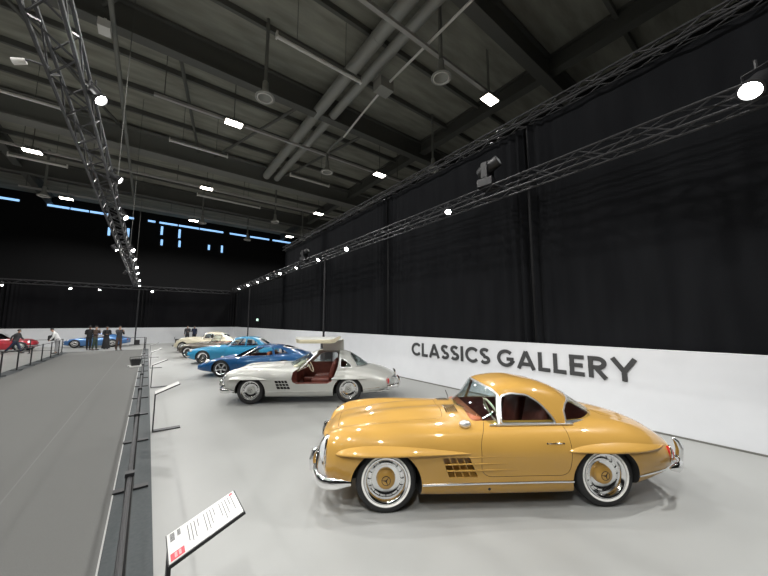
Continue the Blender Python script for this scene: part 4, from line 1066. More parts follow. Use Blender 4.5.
high_bay(-6.4, -1.6, 'added fill lamp left of the camera, out of the picture')
high_bay(-15.8, 8.1, 'added fill lamp over the left half of the hall, out of the picture')
high_bay(-15.8, -1.6, 'added fill lamp over the near left of the hall, out of the picture')
high_bay(-15.8, 17.5, 'added fill lamp over the middle left of the hall, out of the picture')
high_bay(3.0, -1.6, 'added fill lamp behind the camera, out of the picture')
def bell(x, y, label, z=11.5, bend=None):
    t = thing('bell_pendant', label, 'pendant', (x, y, z), 0, 'grey bell pendants')
    mb = MB(); mb.lathe([(.09,.75), (.12,.70), (.13,.35), (.20,.18), (.38,.04), (.40,-.02), (.36,-.04), (.30,.0), (.14,.14), (0,.16)], 24); mb.build('bell', m_duct, t)
    mb = MB(); mb.tube([(.30*math.cos(a), .30*math.sin(a), -.02) for a in lin(0, 2*PI*23/24, 24)], .03, 6, closed=True); mb.build('rim_ring', m_tube, t)
    mb = MB(); mb.tube([(0,0,.7), (0,0,15.2-z)] if not bend else [(0,0,.7), (0,0,1.25), (bend[0]*.25,bend[1]*.25,1.42), bend], .075, 10); mb.build('stem', m_steel, t)
bell(3.32, 12.75, 'ring-rimmed bell pendant over the middle of the hall, seen from below')
bell(8.46, 7.5, 'ring-rimmed bell pendant nearest the drape, between the ducts and the bright lamp')
bell(8.4, 17.1, 'bell pendant hanging from the bent end of the pale conduit', bend=(0,-2.1,1.35))
bell(13.56, 12.85, 'slim bell pendant in front of the tall drape, by the first lamp')
bell(8.97, 29.0, 'bell pendant behind the big girder, right of centre')
bell(3.49, 33.5, 'bell pendant below the middle lamp behind the girder')
bell(-6.9, 33.35, 'bell pendant at the far left below a lit lamp')
bell(8.49, 37.4, 'bell pendant farthest back near the blue windows')
bell(13.56, 33.6, 'bell pendant in the far right corner beside the drape end')

# ---- lighting trusses
def truss(axis, u0, u1, c, z, w, h, label, step=.5, rc=.025, hoist=False):
    """box truss along axis; c is the other coordinate of its centre"""
    t = thing('lighting_truss', label, 'truss', (0,0,0))
    def P(u, a, b): return (c+a, u, z+b) if axis == 'y' else (u, c+a, z+b)
    for a in (-w/2, w/2):
        for b in (-h/2, h/2):
            mb = MB(); mb.tube([P(u0,a,b), P(u1,a,b)], rc, 8); mb.build('chord', m_alu, t)
    mb = MB(); n = int(abs(u1-u0)/step)
    for i in range(n):
        s, e = u0+(u1-u0)*i/n, u0+(u1-u0)*(i+1)/n
        f = 1 if i % 2 else -1
        for a in (-w/2, w/2): mb.tube([P(s,a,f*h/2), P(e,a,-f*h/2)], rc*.55, 5)
        for b in (-h/2, h/2): mb.tube([P(s,f*w/2,b), P(e,-f*w/2,b)], rc*.55, 5)
    mb.build('lacing', m_alu, t)
    # hoist wires up to the roof
    m = max(2, int(abs(u1-u0)/8)) if hoist else 0
    for i in range(m):
        u = u0+(u1-u0)*(i+.5)/m
        q = MB(); p = Vector(P(u,0,h/2)); q.tube([p, (p.x, p.y, 15.19)], .012, 5); q.build('hoist_wire', m_dsteel, t)
    return t
truss('y', -1.5, 36.4, -1.08, 5.42, .33, .33, 'long box truss hanging over the walkway, left of centre', hoist=True)
truss('y', -5, 36.5, 7.2, 5.52, .34, .30, 'long box truss carrying spotlights along the drapes on the right')
truss('y', -7, 23.2, 7.95, 7.6, .24, .24, 'upper truss holding the tops of the tall drapes')
truss('x', -29.8, 6.9, 36.8, 5.25, .3, .3, 'cross truss along the black backdrop at the back')

def spot(p, target, label, e=1.0, big=1.0, glow=None, cone=70, group='truss spotlights'):
    """can on a yoke hung under the truss"""
    t = thing('spotlight', label, 'spotlight', p, 0, group)
    d = (Vector(target)-Vector(p)).normalized(); q = d.to_track_quat('Z', 'Y').to_matrix().to_4x4(); s = big
    mb = MB(); mb.lathe([(0,-.16*s), (.06*s,-.16*s), (.085*s,-.08*s), (.09*s,.10*s), (.105*s,.12*s), (.105*s,.16*s), (.085*s,.165*s), (.08*s,.12*s), (0,.11*s)], 20, q); mb.build('can', m_blackm, t)
    mb = MB(); mb.lathe([(0,.150*s), (.082*s,.140*s), (.082*s,.125*s), (0,.120*s)], 20, q); mb.build('lens', glow or m_spot, t)
    mb = MB(); a = Vector((d.y, -d.x, 0)); a = a.normalized() if a.length > .01 else Vector((1,0,0))
    mb.tube([a*.11*s, a*.11*s+Vector((0,0,.15*s)), -a*.11*s+Vector((0,0,.15*s)), -a*.11*s], .012*s, 6); mb.tube([(0,0,.15*s), (0,0,.24*s)], .014*s, 6); mb.build('yoke', m_blackm, t)
    if e:
        l = bpy.data.lights.new('spot_beam', 'SPOT'); l.energy = 560*e; l.spot_size = R(cone); l.spot_blend = .7; l.shadow_soft_size = .075; l.color = (1,.99,.975)
        o = bpy.data.objects.new('spot_beam', l); COL.objects.link(o); o.parent = t
        o.matrix_parent_inverse = Matrix(); o.location = d*.18*s; o.rotation_euler = d.to_track_quat('-Z', 'Y').to_euler()
    return t
names = {0.12:'very bright spotlight at the right edge, on the long right truss', 6.02:'spotlight on the right truss just left of the moving head light, first of the row', 12.0:'spotlight on the right truss, second from the moving head light', 14.9:'spotlight on the right truss, third from the moving head light',
 17.9:'spotlight on the right truss beside the small moving head', 20.9:'spotlight on the right truss, fifth from the big moving head light', 23.5:'spotlight on the right truss, sixth from the big moving head light', 26.3:'spotlight on the right truss, seventh from the big moving head light', 29.4:'spotlight on the right truss, last but one before the corner', 32.8:'spotlight on the right truss nearest the far corner'}
cars_y = {0.12:2.6, 6.02:3.4, 12.0:8.6, 14.9:13.1, 17.9:17.6, 20.9:17.6, 23.5:21.4, 26.3:25.4, 29.4:25.4, 32.8:30}
for y, lb in names.items():
    spot((6.98, y if y > 1 else .03, 5.42 if y > 1 else 5.58), (3.4 if y > 1 else 1.9, cars_y[y], .6), lb, 1.0 if y > 1 else 2.4, 1.5 if y < 1 else 1.0, cone=70 if y > 1 else 165)
ls = [(-.86,5.72,(3.2,3.4,.5),'bright spotlight on the left truss, nearest the camera'), (-.86,12.04,(3.4,8.4,.5),'spotlight on the right side of the left truss, where it crosses the blue windows'),
 (-1.36,17.6,(3,17,.3),'spotlight on the left side of the left truss, first below the blue windows'), (-.84,17.4,(3.4,13.1,.5),'spotlight on the right side of the left truss, first below the blue windows'),
 (-.84,19.8,(3.4,17.6,.5),'spotlight on the right side of the left truss, second below the windows'), (-.84,22.9,(3.4,17.6,.5),'spotlight on the right side of the left truss, third below the windows'),
 (-1.36,26.0,(-5,31,.5),'spotlight on the left side of the left truss, near its far end'), (-.84,25.5,(3.4,21.4,.5),'spotlight on the right side of the left truss, fourth below the windows'),
 (-.84,30.0,(3.4,25.4,.5),'spotlight on the right side of the left truss, near its far end'), (-.84,34.0,(0,30,.5),'spotlight on the right side of the left truss, at its very end')]
for x, y, tg, lb in ls: spot((x-.02 if x < -1 else x+.04, y, 5.27), tg, lb, 1.5, .85)
for x, tg, lb in ((-9.2,(-8.2,33.6,.5),'spotlight on the back truss at the left edge, above the red car'), (-5.47,(-3.3,34.5,.5),'spotlight on the back truss, left of the visitors'), (-3.6,(-3.3,34.5,.5),'spotlight on the back truss above the visitors'), (.15,(-1,31,.5),'spotlight on the back truss just right of the left truss end')):
    spot((x, 36.7, 5.02), tg, lb, .9, 1.1)
for y, tg, lb in ((2.4,(3.2,2.2,.5),'added spotlight on the left truss above the camera, aimed at the yellow car'), (-.6,(3.4,2.4,.5),'added spotlight at the near end of the left truss, behind the camera'), (8.9,(7.6,7.5,1.0),'spotlight on the left truss behind its bright first light')):  # the two nearest are added, unseen, to light the yellow car's side
    spot((-.82, y, 5.27), tg, lb, 1.7, .85)
# small pale work light on an arm
t = thing('work_light', 'small pale work light on an arm at the left of the left truss', 'light', (-1.42, 5.75, 5.45))
mb = MB(); mb.tube([(.15,0,0), (-.05,.02,.02), (-.10,.03,0)], .015, 6); mb.build('arm', m_alu, t)
mb = MB(); mb.tube([(-.08,.03,-.01), (-.20,.06,-.05)], [.035,.042], 10); mb.build('lamp_head', m_tube, t)

def moving_head(p, label, s=1.0, rz=0):
    t = thing('moving_head_light', label, 'stage light', p, rz, 'moving head lights')
    mb = MB(); mb.box((0,0,.09*s), (.34*s,.40*s,.18*s)); mb.build('base', m_blackm, t, 0, bevel=.02)
    mb = MB(); mb.box((0,0,.21*s), (.16*s,.34*s,.07*s))
    for g in (-1, 1): mb.box((0, g*.17*s, .36*s), (.13*s,.06*s,.34*s))
    mb.build('yoke', m_blackm, t, 0)
    T = Matrix.Translation((0,0,.46*s)) @ Matrix.Rotation(R(68), 4, 'Y')
    mb = MB(); mb.lathe([(0,-.22*s), (.10*s,-.22*s), (.13*s,-.12*s), (.13*s,.08*s), (.12*s,.20*s), (.13*s,.26*s), (.11*s,.28*s), (0,.25*s)], 20, T); h = mb.build('lamp_head', m_blackm, t)
    mb = MB(); mb.lathe([(0,.30*s), (.07*s,.285*s), (.10*s,.265*s), (0,.255*s)], 20, T); mb.build('front_lens', M['lens'], h)
moving_head((7.2, 4.78, 5.69), 'large black moving head light standing on the right truss', 1.25, R(-80))
moving_head((7.2, 17.4, 5.69), 'small black moving head light farther along the right truss', 1.1, R(-60))

# towers: black poles with a base box
def tower(x, y, h, label, box=(.35,.35,.45)):
    t = thing('truss_tower', label, 'tower', (x, y, 0), 0, 'black truss towers')
    mb = MB(); mb.tube([(0,0,.05), (0,0,h)], .055, 8); mb.build('pole', m_blackm, t)
    mb = MB(); mb.box((.18,0,box[2]/2), box); mb.build('base_box', m_blackm, t, 0, bevel=.02)
    mb = MB(); mb.box((0,0,.02), (.8,.6,.04)); mb.build('base_plate', m_blackm, t, 0)
tower(7.25, 30.0, 5.35, 'black truss tower in front of the white wall under the exit sign')
tower(-.85, 36.5, 5.05, 'black truss tower with a base box, right of the visitors')
tower(7.25, 14.75, 5.35, 'black truss tower seen through the silver coupe doorway', (.45,.5,1.1))
t = thing('exit_sign', 'small glowing green exit sign on the dark drape', 'sign', (7.86, 29.2, 2.27))
mb = MB(); mb.box((0,0,0), (.08,.62,.26)); mb.build('case', m_blackm, t, 0)
mb = MB(); mb.box((-.045,0,0), (.012,.56,.19)); mb.build('lit_panel', m_exit, t, 0)

# ---- railings
def railing(name, axis, a, b, c, n, label, feet=True, h=.88, mid=False):
    t = thing(name, label, 'railing', (0,0,0))
    def P(u, o, z): return (c+o, u, z) if axis == 'y' else (u, c+o, z)
    for i in range(n):
        u = a+(b-a)*i/(n-1)
        mb = MB(); mb.tube([P(u,0,.012), P(u,0,h)], .026, 10); p = mb.build('post', m_blackm, t)
        mb = MB(); mb.box(P(u,0,h+.012), (.058,.058,.03)); mb.build('post_cap', m_blackm, p, 0)
        if feet:
            mb = MB(); d = (.34,.10,.022) if axis == 'y' else (.10,.34,.022); mb.box(P(u,0,.017), d); mb.build('foot_bar', m_blackm, p, 0)
    mb = MB(); mb.tube([P(a,0,h-.01), P(b,0,h-.01)], .016, 8); mb.build('top_rail', m_blackm, t)
    if mid:
        mb = MB(); mb.tube([P(a,0,h*.18), P(b,0,h*.18)], .012, 8); mb.build('lower_rail', m_blackm, t)
railing('railing', 'y', 1.26, 30.2, -.035, 16, 'black post railing standing in the strip beside the cars')
railing('railing', 'y', 2.97, 28.06, -4.36, 14, 'black post railing at the far left of the carpet, in front of the red car')
railing('railing', 'x', -1.75, -.12, 30.9, 2, 'short cross railing at the far end of the carpet, right of the visitors')
railing('railing', 'x', -7.6, -4.6, 30.6, 3, 'short cross railing at the far left, beside the bending visitor', mid=True)
# ================================================================= lettering on the wall
def ribbon(mb, pts, w, z0, z1, closed=False):
    """flat stroke of width w along 2D pts (u along the reading direction, v up), thick from z0 to z1 off the wall"""
    P = [Vector(p) for p in pts]; n = len(P); L = []; Rr = []
    for i in range(n):
        a = P[i-1] if i > 0 else P[i]; b = P[i+1] if i < n-1 else P[i]
        t1 = (P[i]-a); t2 = (b-P[i])
        t1 = t1.normalized() if t1.length > 1e-9 else t2.normalized(); t2 = t2.normalized() if t2.length > 1e-9 else t1
        t = (t1+t2); t = t.normalized() if t.length > 1e-6 else t1
        nn = Vector((-t.y, t.x)); k = 1/max(.35, nn.dot(Vector((-t1.y, t1.x))))
        L.append(P[i]+nn*w/2*k); Rr.append(P[i]-nn*w/2*k)
    bm = mb.bm
    def V(p, z): return bm.verts.new((z, -p.x, p.y))
    A = [(V(L[i], z0), V(L[i], z1), V(Rr[i], z0), V(Rr[i], z1)) for i in range(n)]
    for i in range(n-1):
        l0, l1, r0, r1 = A[i]; m0, m1, s0, s1 = A[i+1]
        for f in ((l1,m1,s1,r1), (l0,r0,s0,m0), (l0,m0,m1,l1), (r0,r1,s1,s0)): bm.faces.new(f)
    for i in (0, n-1):
        l0, l1, r0, r1 = A[i]; bm.faces.new((l0,l1,r1,r0))
def arc(cx, cy, rx, ry, a0, a1, n=18): return [(cx+rx*math.cos(R(a)), cy+ry*math.sin(R(a))) for a in lin(a0, a1, n)]
def glyph(ch, w):
    h = w/2
    if ch == 'C': return .86, [arc(.50,.5,.5-h,.5-h,42,318,26)]
    if ch == 'G': return .98, [arc(.50,.5,.5-h,.5-h,45,330,26)+[(.93-h,.30),(.93-h,.46)], [(.56,.46),(.93,.46)]]
    if ch == 'L': return .54, [[(h,1),(h,0)], [(0,h),(.54,h)]]
    if ch == 'A': return .90, [[(h*.7,0),(.45,1-h*.3)], [(.45,1-h*.3),(.90-h*.7,0)], [(.20,.27),(.70,.27)]]
    if ch == 'S': return .62, [arc(.31,.73,.255-h*.3,.27-h,30,270,14)[:-1]+arc(.31,.27,.27-h*.3,.27-h,90,-150,14)]
    if ch == 'I': return w, [[(h,0),(h,1)]]
    if ch == 'E': return .58, [[(h,0),(h,1)], [(0,1-h),(.58,1-h)], [(0,.51),(.52,.51)], [(0,h),(.58,h)]]
    if ch == 'R': return .66, [[(h,0),(h,1)], [(0,1-h),(.34,1-h)]+arc(.34,.70,.27-h*.3,.30-h,90,-90,14)+[(0,.40+h)], [(.30,.44),(.62,0)]]
    if ch == 'Y': return .86, [[(h*.7,1),(.43,.42),(.86-h*.7,1)], [(.43,.46),(.43,0)]]
txt = 'CLASSICS GALLERY'; W = .185; GAP = .155
adv = []; x = 0
for ch in txt:
    if ch == ' ': x += .30; continue
    w_, st = glyph(ch, W); adv.append((ch, x, st)); x += w_ + GAP
total = x-GAP; CAP = .45; y_start, y_end, zb = 8.50, 1.95, .872
k = (y_start-y_end)/total
wl = thing('wall_lettering', 'large dark raised capitals reading CLASSICS GALLERY on the white wall', 'lettering', (7.70, y_start, zb))
for ch, xx, strokes in adv:
    mb = MB()
    for q, s in enumerate(strokes): ribbon(mb, [((xx+p[0])*k, p[1]*CAP) for p in s], W*(k+CAP)/2, -.022-.0012*q, -.0005)
    mb.build('letter', m_letter, wl, 0)

# ================================================================= information stands
m_board = mat('board_white', (.60,.60,.585), .5); m_ink = mat('ink', (.13,.13,.13), .7); m_red = mat('logo_red', (.70,.06,.08), .5); m_lred = mat('logo_pale', (.85,.45,.45), .5)
def info_stand(y, label, x=.20, lo=.50, hi=.70, wd=.60, ln=.40, s=1.0, detail=True):
    """post at the walkway side, board rising towards the cars; ln runs along x, wd along y"""
    t = thing('information_stand', label, 'sign', (x, y, 0), 0, 'information stands')
    mb = MB(); mb.box((.215,0,.012), (.44,.22,.014) if detail else (.44,.14,.014)); mb.build('base_plate', m_blackm, t, 0)
    mb = MB(); mb.box((0,0,lo/2+.01), (.02,.10,lo)); mb.build('post', m_blackm, t, 0)
    a = math.atan2(hi-lo, ln); T = Matrix.Translation((-.01,0,lo)) @ Matrix.Rotation(-a, 4, 'Y'); Ls = math.hypot(hi-lo, ln)
    mb = MB(); mb.box((Ls/2,0,0), (Ls,wd,.018), 0, T); b = mb.build('board', m_blackm, t, 0); b['label'] = 'black backing board'
    mb = MB(); mb.box((Ls/2,0,.0105), (Ls-.014,wd-.014,.005), 0, T); f = mb.build('printed_sheet', m_board, b, 0)
    z = .0135
    if detail:
        mb = MB(); rnd = random.Random(3)
        for kx in range(15):
            u = Ls*(.285+.045*kx); 
            if kx in (4, 9): continue
            y0 = wd*.36; L = wd*rnd.uniform(.52,.74) if kx % 5 != 3 else wd*.3
            mb.box((u, y0-L/2, z), (Ls*.012, L, .001), 0, T)
        mb.build('printed_text', m_ink, b, 0)
        mb = MB()
        for kx in range(9): mb.box((Ls*.085, wd*(.42-.032*kx), z), (Ls*.06, wd*.020, .001), 0, T)
        for kx in range(7): mb.box((Ls*.17, wd*(.42-.032*kx), z), (Ls*.045, wd*.020, .001), 0, T)
        mb.build('printed_title', m_ink, b, 0)
        mb = MB(); mb.box((Ls*.125, -wd*.335, z), (Ls*.17, wd*.22, .001), 0, T); r = mb.build('red_block', m_red, b, 0)
        mb = MB()
        for q in (-.02, .03): 
            for kx in range(5): mb.box((Ls*(.125+q), -wd*(.27+.03*kx), z+.001), (Ls*.03, wd*.018, .001), 0, T)
        mb.build('block_print', m_lred, b, 0)
        mb = MB(); mb.prism([(Ls*.90,wd*.37),(Ls*.955,wd*.37),(Ls*.955,wd*.43),(Ls*.93,wd*.455),(Ls*.90,wd*.43)], z-.0005, z+.0005, 'z'); me = mb.mesh('m'); me.transform(T); link('red_mark', me, m_red, b, 0)
    return t
info_stand(2.36, 'information stand with a white board and red block, nearest the camera', x=.19, lo=.70, hi=.855, wd=.31, ln=.39)
info_stand(7.50, 'information stand opposite the silver coupe, second from the camera', x=.20, lo=.70, hi=.855, wd=.31, ln=.39, detail=False)
info_stand(12.4, 'information stand opposite the deep blue fastback', x=.20, lo=.70, hi=.855, wd=.31, ln=.39, detail=False)
info_stand(17.6, 'information stand opposite the light blue coupe', x=.20, lo=.70, hi=.855, wd=.31, ln=.39, detail=False)
info_stand(22.8, 'information stand opposite the bronze grey roadster, farthest away', x=.20, lo=.70, hi=.855, wd=.31, ln=.39, detail=False)

# ================================================================= small things on the floor
t = thing('floor_tub', 'black open tub with a handle on a white board standing on the carpet', 'light', (-.34, 18.75, .008), R(10))  # black tub with open rim and handle, gives no light
mb = MB(); mb.box((0,0,.02), (.50,.62,.04)); b = mb.build('base_board', m_board, t, 0); b['label'] = 'white base board'
mb = MB(); bm = mb.bm
lo = [bm.verts.new((x*.15, .02+y*.13, .04)) for x, y in ((-1,-1),(1,-1),(1,1),(-1,1))]; hi = [bm.verts.new((x*.20, .02+y*.17, .34)) for x, y in ((-1,-1),(1,-1),(1,1),(-1,1))]
li = [bm.verts.new((x*.18, .02+y*.15, .34)) for x, y in ((-1,-1),(1,-1),(1,1),(-1,1))]; bo = [bm.verts.new((x*.15, .02+y*.12, .27)) for x, y in ((-1,-1),(1,-1),(1,1),(-1,1))]
for A, B in ((lo, hi), (hi, li), (li, bo)):
    for i in range(4): bm.faces.new((A[i], A[(i+1) % 4], B[(i+1) % 4], B[i]))
bm.faces.new(lo); bm.faces.new(bo)
mb.build('housing', m_blackm, t, 0)
mb = MB(); mb.tube([(-.21,.02,.30), (-.22,.02,.43), (.22,.02,.43), (.21,.02,.30)], .014, 6); mb.build('tub_handle', m_blackm, t)
t = thing('equipment_case', 'black equipment case on the floor in front of the cream coupe', 'case', (2.55, 33.2, 0), R(20))
mb = MB(); mb.box((0,0,.33), (1.0,.5,.5)); mb.build('case_body', m_blackm, t, 0, bevel=.03)
mb = MB(); mb.tube([(-.50,0,.5), (-.66,0,.62), (-.66,0,.75), (-.60,0,.75)], .018, 6); mb.build('handle', m_blackm, t)
for x in (-.4, .4):
    for y in (-.18, .18):
        mb = MB(); mb.lathe([(0,-.025), (.05,-.025), (.055,0), (.05,.025), (0,.025)], 14, Matrix.Translation((x, y, .055)) @ Matrix.Rotation(PI/2, 4, 'X')); mb.build('wheel', M['rubber'], t)

# ================================================================= people
def skin_mesh(name, verts, edges, radii, root=0, sub=1):
    me = bpy.data.meshes.new(name); me.from_pydata(verts, edges, []); o = bpy.data.objects.new('tmp', me); COL.objects.link(o)
    md = o.modifiers.new('s', 'SKIN'); md.use_smooth_shade = True
    sv = me.skin_vertices[0].data
    for i, r in enumerate(radii):
        sv[i].radius = r if isinstance(r, tuple) else (r, r); sv[i].use_root = (i == root)
    sd = o.modifiers.new('d', 'SUBSURF'); sd.levels = sub; sd.render_levels = sub
    dg = bpy.context.evaluated_depsgraph_get(); dg.update()
    out = bpy.data.meshes.new_from_object(o.evaluated_get(dg)); bpy.data.objects.remove(o); return out
class Chain:
    def __init__(s): s.v, s.e, s.r = [], [], []
    def add(s, p, r, link=None):
        s.v.append(tuple(p)); s.r.append(r); i = len(s.v)-1
        if link is not None: s.e.append((link, i))
        return i
    def run(s, pts, start=None):
        i = start
        for p, r in pts: i = s.add(p, r, i)
        return i
m_skin = [mat('skin_warm', (.42,.24,.16), .5), mat('skin_tan', (.30,.16,.10), .5)]
m_hair = mat('dark_hair', (.012,.010,.009), .6)
m_shoe = mat('black_shoe', (.012,.012,.012), .4)
cloth = dict(black=mat('black_cloth', (.014,.014,.016), .85), navy=mat('navy_cloth', (.02,.028,.06), .85), char=mat('charcoal_cloth', (.04,.04,.045), .85), green=mat('dark_green_cloth', (.03,.05,.035), .85), brown=mat('brown_cloth', (.07,.045,.035), .85), white=mat('white_cloth', (.65,.65,.65), .8), grey=mat('grey_cloth', (.25,.25,.26), .8))
def person(label, x, y, face, H=1.74, top='black', bottom='black', skin=0, arms=('down','down'), legs=((0,0),(0,0)), lean=0.0, robe=False, hat=False, z=0.0, twist=0.0):
    """faces +x locally; lean in radians; legs: (thigh swing, knee bend) for left and right"""
    s = H/1.74; t = thing('person', label, 'person', (x, y, z), face)
    def lean_p(p):   # upper body rotates about the hips
        px, py, pz = p; c, sn = math.cos(lean), math.sin(lean); dz = pz-.92
        return (px*c+dz*sn, py, .92-px*sn+dz*c)
    S = lambda p: (p[0]*s, p[1]*s, p[2]*s)
    # ---- legs
    legpts = []; low = 9
    for sg, (sw, kn) in ((1, legs[0]), (-1, legs[1])):
        hip = Vector((0, .09*sg, .90)); knee = hip+Vector((math.sin(sw)*.43, .005*sg, -math.cos(sw)*.43)); an = sw-kn
        ank = knee+Vector((math.sin(an)*.41, .005*sg, -math.cos(an)*.41)); legpts.append((hip, knee, ank)); low = min(low, ank.z)
    dz = .085-low
    legpts = [tuple(p+Vector((0,0,dz)) for p in L) for L in legpts]
    U = lambda p: (p[0], p[1], p[2]+dz)
    # ---- arms
    armpts = []
    for sg, kind in ((1, arms[0]), (-1, arms[1])):
        sh = Vector((0, .185*sg, 1.42))
        if kind == 'down': el, wr, hd = sh+Vector((-.03,.045*sg,-.28)), sh+Vector((.02,.055*sg,-.53)), Vector((.25,0,-1))
        elif kind == 'front': el, wr, hd = sh+Vector((.03,.05*sg,-.27)), sh+Vector((.22,-.08*sg,-.30)), Vector((1,-.5*sg,.1))
        elif kind == 'phone': el, wr, hd = sh+Vector((.08,.05*sg,-.26)), sh+Vector((.24,-.08*sg,-.08)), Vector((.5,-.2*sg,1))
        elif kind == 'face': el, wr, hd = sh+Vector((.14,.04*sg,-.22)), sh+Vector((.16,-.07*sg,.02)), Vector((.1,-.3*sg,1))
        elif kind == 'fwd': el, wr, hd = sh+Vector((.14,.03*sg,-.23)), sh+Vector((.32,-.02*sg,-.36)), Vector((1,-.1*sg,-.6))
        elif kind == 'back': el, wr, hd = sh+Vector((-.16,.04*sg,-.22)), sh+Vector((-.17,.04*sg,-.48)), Vector((.2,0,-1))
        armpts.append((sh, el, wr, hd.normalized(), sg))
    T_ = lambda p: S(U(lean_p(p)))
    # ---- skin body: one continuous surface
    c = Chain()
    pel = c.add(S(U((0,0,.92))), .09*s)
    ch = c.run([(T_((0,0,1.08)), .085*s), (T_((0,0,1.25)), .095*s), (T_((-.005,0,1.38)), .08*s)], pel)
    hd = c.run([(T_((.0,0,1.49)), .052*s), (T_((.015,0,1.56)), .062*s), (T_((.02,0,1.635)), (.083*s,.074*s)), (T_((.012,0,1.70)), (.068*s,.06*s))], ch)
    for sh, el, wr, d, sg in armpts:
        i = c.run([(T_(sh+Vector((0,-.03*sg,-.02))), .040*s), (T_(el), .034*s), (T_(wr), .026*s)], ch)
        pm = Vector(wr)+d*.055; i2 = c.add(T_(pm), (.034*s,.022*s), i)
        side = d.cross(Vector((1,0,0))) if abs(d.x) < .8 else d.cross(Vector((0,0,1))); side.normalize()
        cu = side.cross(d)*.25*sg
        for q, L in zip((-.026,-.009,.009,.026), (.062,.075,.07,.055)):
            b = pm+side*q+d*.035; k = c.add(T_(b), .0095*s, i2); m1 = b+(d+cu*.6)*L*.5; k = c.add(T_(m1), .0085*s, k); c.add(T_(m1+(d+cu*2.2).normalized()*L*.5), .007*s, k)
        b = Vector(wr)+d*.03+side*.035; k = c.add(T_(b), .011*s, i2); c.add(T_(b+(d+side*.5+cu).normalized()*.045), .008*s, k)
    for L, sg in zip(legpts, (1,-1)):
        i = c.run([(S(L[0]), .085*s), (S(L[1]), .055*s), (S(L[2]), .036*s)], pel)
        c.run([(S(L[2]+Vector((.04,0,-.045))), .035*s), (S(L[2]+Vector((.13,0,-.06))), .026*s)], i)
    me = skin_mesh('body', c.v, c.e, c.r)
    # nose and ears joined to the head surface
    bm = bmesh.new(); bm.from_mesh(me); 
    mb = MB(); mb.bm.free(); mb.bm = bm
    mb.tube([T_((.085,0,1.655)), T_((.108,0,1.615)), T_((.085,0,1.600))], [.008*s,.016*s,.010*s], 6)
    for g in (1,-1): mb.ball(T_((.005, g*.078, 1.625)), .028*s, 8, 6, (.7,.35,1))
    body = mb.build('body', m_skin[skin], t, 60)
    for g in (1,-1):
        mb = MB(); mb.ball(T_((.086, g*.030, 1.648)), .011*s, 8, 6); mb.build('eye', m_hair, body)
    mb = MB(); mb.tube([T_((.088, -.024, 1.568)), T_((.094, 0, 1.566)), T_((.088, .024, 1.568))], .006*s, 5); mb.build('mouth', mat('lip', (.30,.10,.09), .5) if 'lip' not in bpy.data.materials else bpy.data.materials['lip'], body)
    # hair
    bm = bmesh.new(); mb = MB(); hc = (-.012,0,1.672)
    prof = [(math.sin(a)*1.0, math.cos(a)) for a in lin(0, 2.15, 11)]; prof[0] = (0, 1)
    Th = Matrix.Translation(T_(hc)) @ Matrix.Rotation(lean-.75, 4, 'Y') @ Matrix.Diagonal((.094*s,.082*s,.085*s,1))
    mb.lathe(prof+[(prof[-1][0]*.9, prof[-1][1])], 18, Th); mb.build('cap' if hat else 'hair', m_hair if not hat else cloth['black'], t, 60)
    # jacket
    c = Chain(); pel = c.add(S(U(lean_p((0,0,.80)))), (.150*s,.185*s))
    ch = c.run([(T_((0,0,.92)), (.145*s,.18*s)), (T_((0,0,1.08)), (.128*s,.165*s)), (T_((0,0,1.26)), (.140*s,.185*s)), (T_((-.005,0,1.385)), (.118*s,.125*s)), (T_((0,0,1.455)), .088*s), (T_((.005,0,1.51)), .070*s)], pel)-2
    jm = skin_mesh('jacket', c.v, c.e, c.r, 0, 2)
    bm = bmesh.new(); bm.from_mesh(jm); mb = MB(); mb.bm.free(); mb.bm = bm
    for sh, el, wr, d, sg in armpts:
        K = [sh+Vector((0,-.10*sg,.0)), sh+Vector((0,-.02*sg,-.005)), sh+(el-sh)*.25+Vector((0,.01*sg,.0)), sh+(el-sh)*.6, el, el+(wr-el)*.5, wr]
        sm = catmull([tuple(p) for p in K], 15)
        rr = [float(q) for q in np.interp(np.linspace(0, 1, 15), [0,.12,.3,.55,.7,.85,1], [.060,.072,.070,.060,.054,.047,.040])]
        mb.tube([T_(tuple(p)) for p in sm], [r*s for r in rr], 12)
    mb.build('jacket', cloth[top], t, 70)
    # trousers or long robe
    if robe:
        mb = MB(); mb.lathe([(.16*s,.98*s+dz), (.19*s,.80*s+dz), (.21*s,.45*s), (.25*s,.06*s), (.22*s,.06*s), (.17*s,.45*s), (.12*s,.9*s)], 20, Matrix.Diagonal((1,1.05,1,1))); mb.build('long_robe', cloth[bottom], t, 60)
    else:
        c = Chain(); wa = c.add(S(U((0,0,1.04))), (.115*s,.145*s)); pel = c.add(S(U((0,0,.94))), (.125*s,.155*s), wa)
        for L in legpts: c.run([(S(L[0]-Vector((0,0,.06))), .108*s), (S(L[1]), .080*s), (S(L[2]+Vector((0,0,.0))), .066*s)], pel)
        link('trousers', skin_mesh('trousers', c.v, c.e, c.r), cloth[bottom], t, 60)
    for L in legpts:
        mb = MB(); a = Vector(S(L[2])); mb.ball(a+Vector((.055*s,0,-.045*s)), 1, 12, 8, (.135*s,.047*s,.042*s)); mb.build('shoe', m_shoe, t, 60)
    return t
person('person in black at the left of the group, back turned, hands in front', -3.42, 31.9, R(80), 1.76, 'black', 'black', 1, ('front','front'), ((.05,0),(-.05,0)))
person('person in dark clothes with hand raised to face, second from the left in the group', -3.02, 31.3, R(-20), 1.74, 'brown', 'green', 0, ('face','front'), ((.08,0),(-.08,.05)))
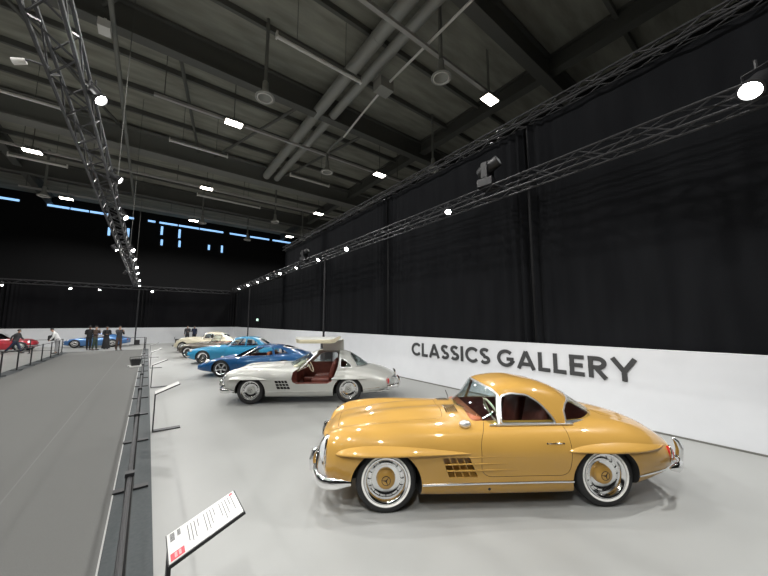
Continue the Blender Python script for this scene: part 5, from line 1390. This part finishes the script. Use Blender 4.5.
person('person in long black robe in the middle of the group', -2.48, 32.2, R(-70), 1.70, 'black', 'black', 1, ('front','front'), robe=True)
person('person in dark suit standing apart at the right of the group, holding hands up', -1.62, 30.1, R(-60), 1.76, 'char', 'brown', 0, ('phone','face'), ((.12,.05),(-.10,.0)))
person('person in navy striding past the red car at the left edge', -6.9, 31.2, R(-8), 1.62, 'char', 'navy', 1, ('fwd','back'), ((.42,.12),(-.42,.25)), lean=.18)
person('person in a dark cap and white top bending beside the left railing', -4.72, 29.6, R(200), 1.70, 'white', 'grey', 0, ('fwd','front'), ((.05,.0),(-.05,.0)), lean=.42, hat=True)
person('person in dark jacket standing behind the cream coupe, left of two', 3.15, 36.2, R(-100), 1.68, 'char', 'black', 0, ('front','down'))
person('person in dark jacket standing behind the cream coupe, right of two', 3.75, 36.4, R(-120), 1.66, 'navy', 'black', 1, ('down','front'))

t = thing('shoulder_bag', 'black shoulder bag hanging beside the visitor in the white top', 'bag', (-4.98, 29.5, 0))
mb = MB(); mb.box((0,0,1.02), (.30,.34,.36)); mb.build('bag_body', cloth['black'], t, 60, bevel=.06)
mb = MB(); mb.tube([(0,-.14,1.18), (.08,-.06,1.32), (.10,.05,1.33), (0,.14,1.18)], .018, 6); mb.build('strap', cloth['black'], t)
# ================================================================= world, camera
w = bpy.data.worlds.new('hall_world'); SC.world = w; w.use_nodes = True
w.node_tree.nodes['Background'].inputs[0].default_value = (.02,.02,.022,1)
cam = bpy.data.cameras.new('camera'); co = bpy.data.objects.new('camera', cam); COL.objects.link(co)
cam.sensor_width = 36; cam.lens = 310/768*36; cam.clip_end = 200; cam.clip_start = .05
yaw, pit = R(37.1), R(6.3)
fw = Vector((math.sin(yaw)*math.cos(pit), math.cos(yaw)*math.cos(pit), math.sin(pit)))
co.location = (0, 0, 2.05); co.rotation_euler = fw.to_track_quat('-Z', 'Y').to_euler()
SC.camera = co
SC.view_settings.view_transform = 'Standard'; SC.view_settings.look = 'None'; SC.view_settings.gamma = 1
SC.view_settings.exposure = EXPO
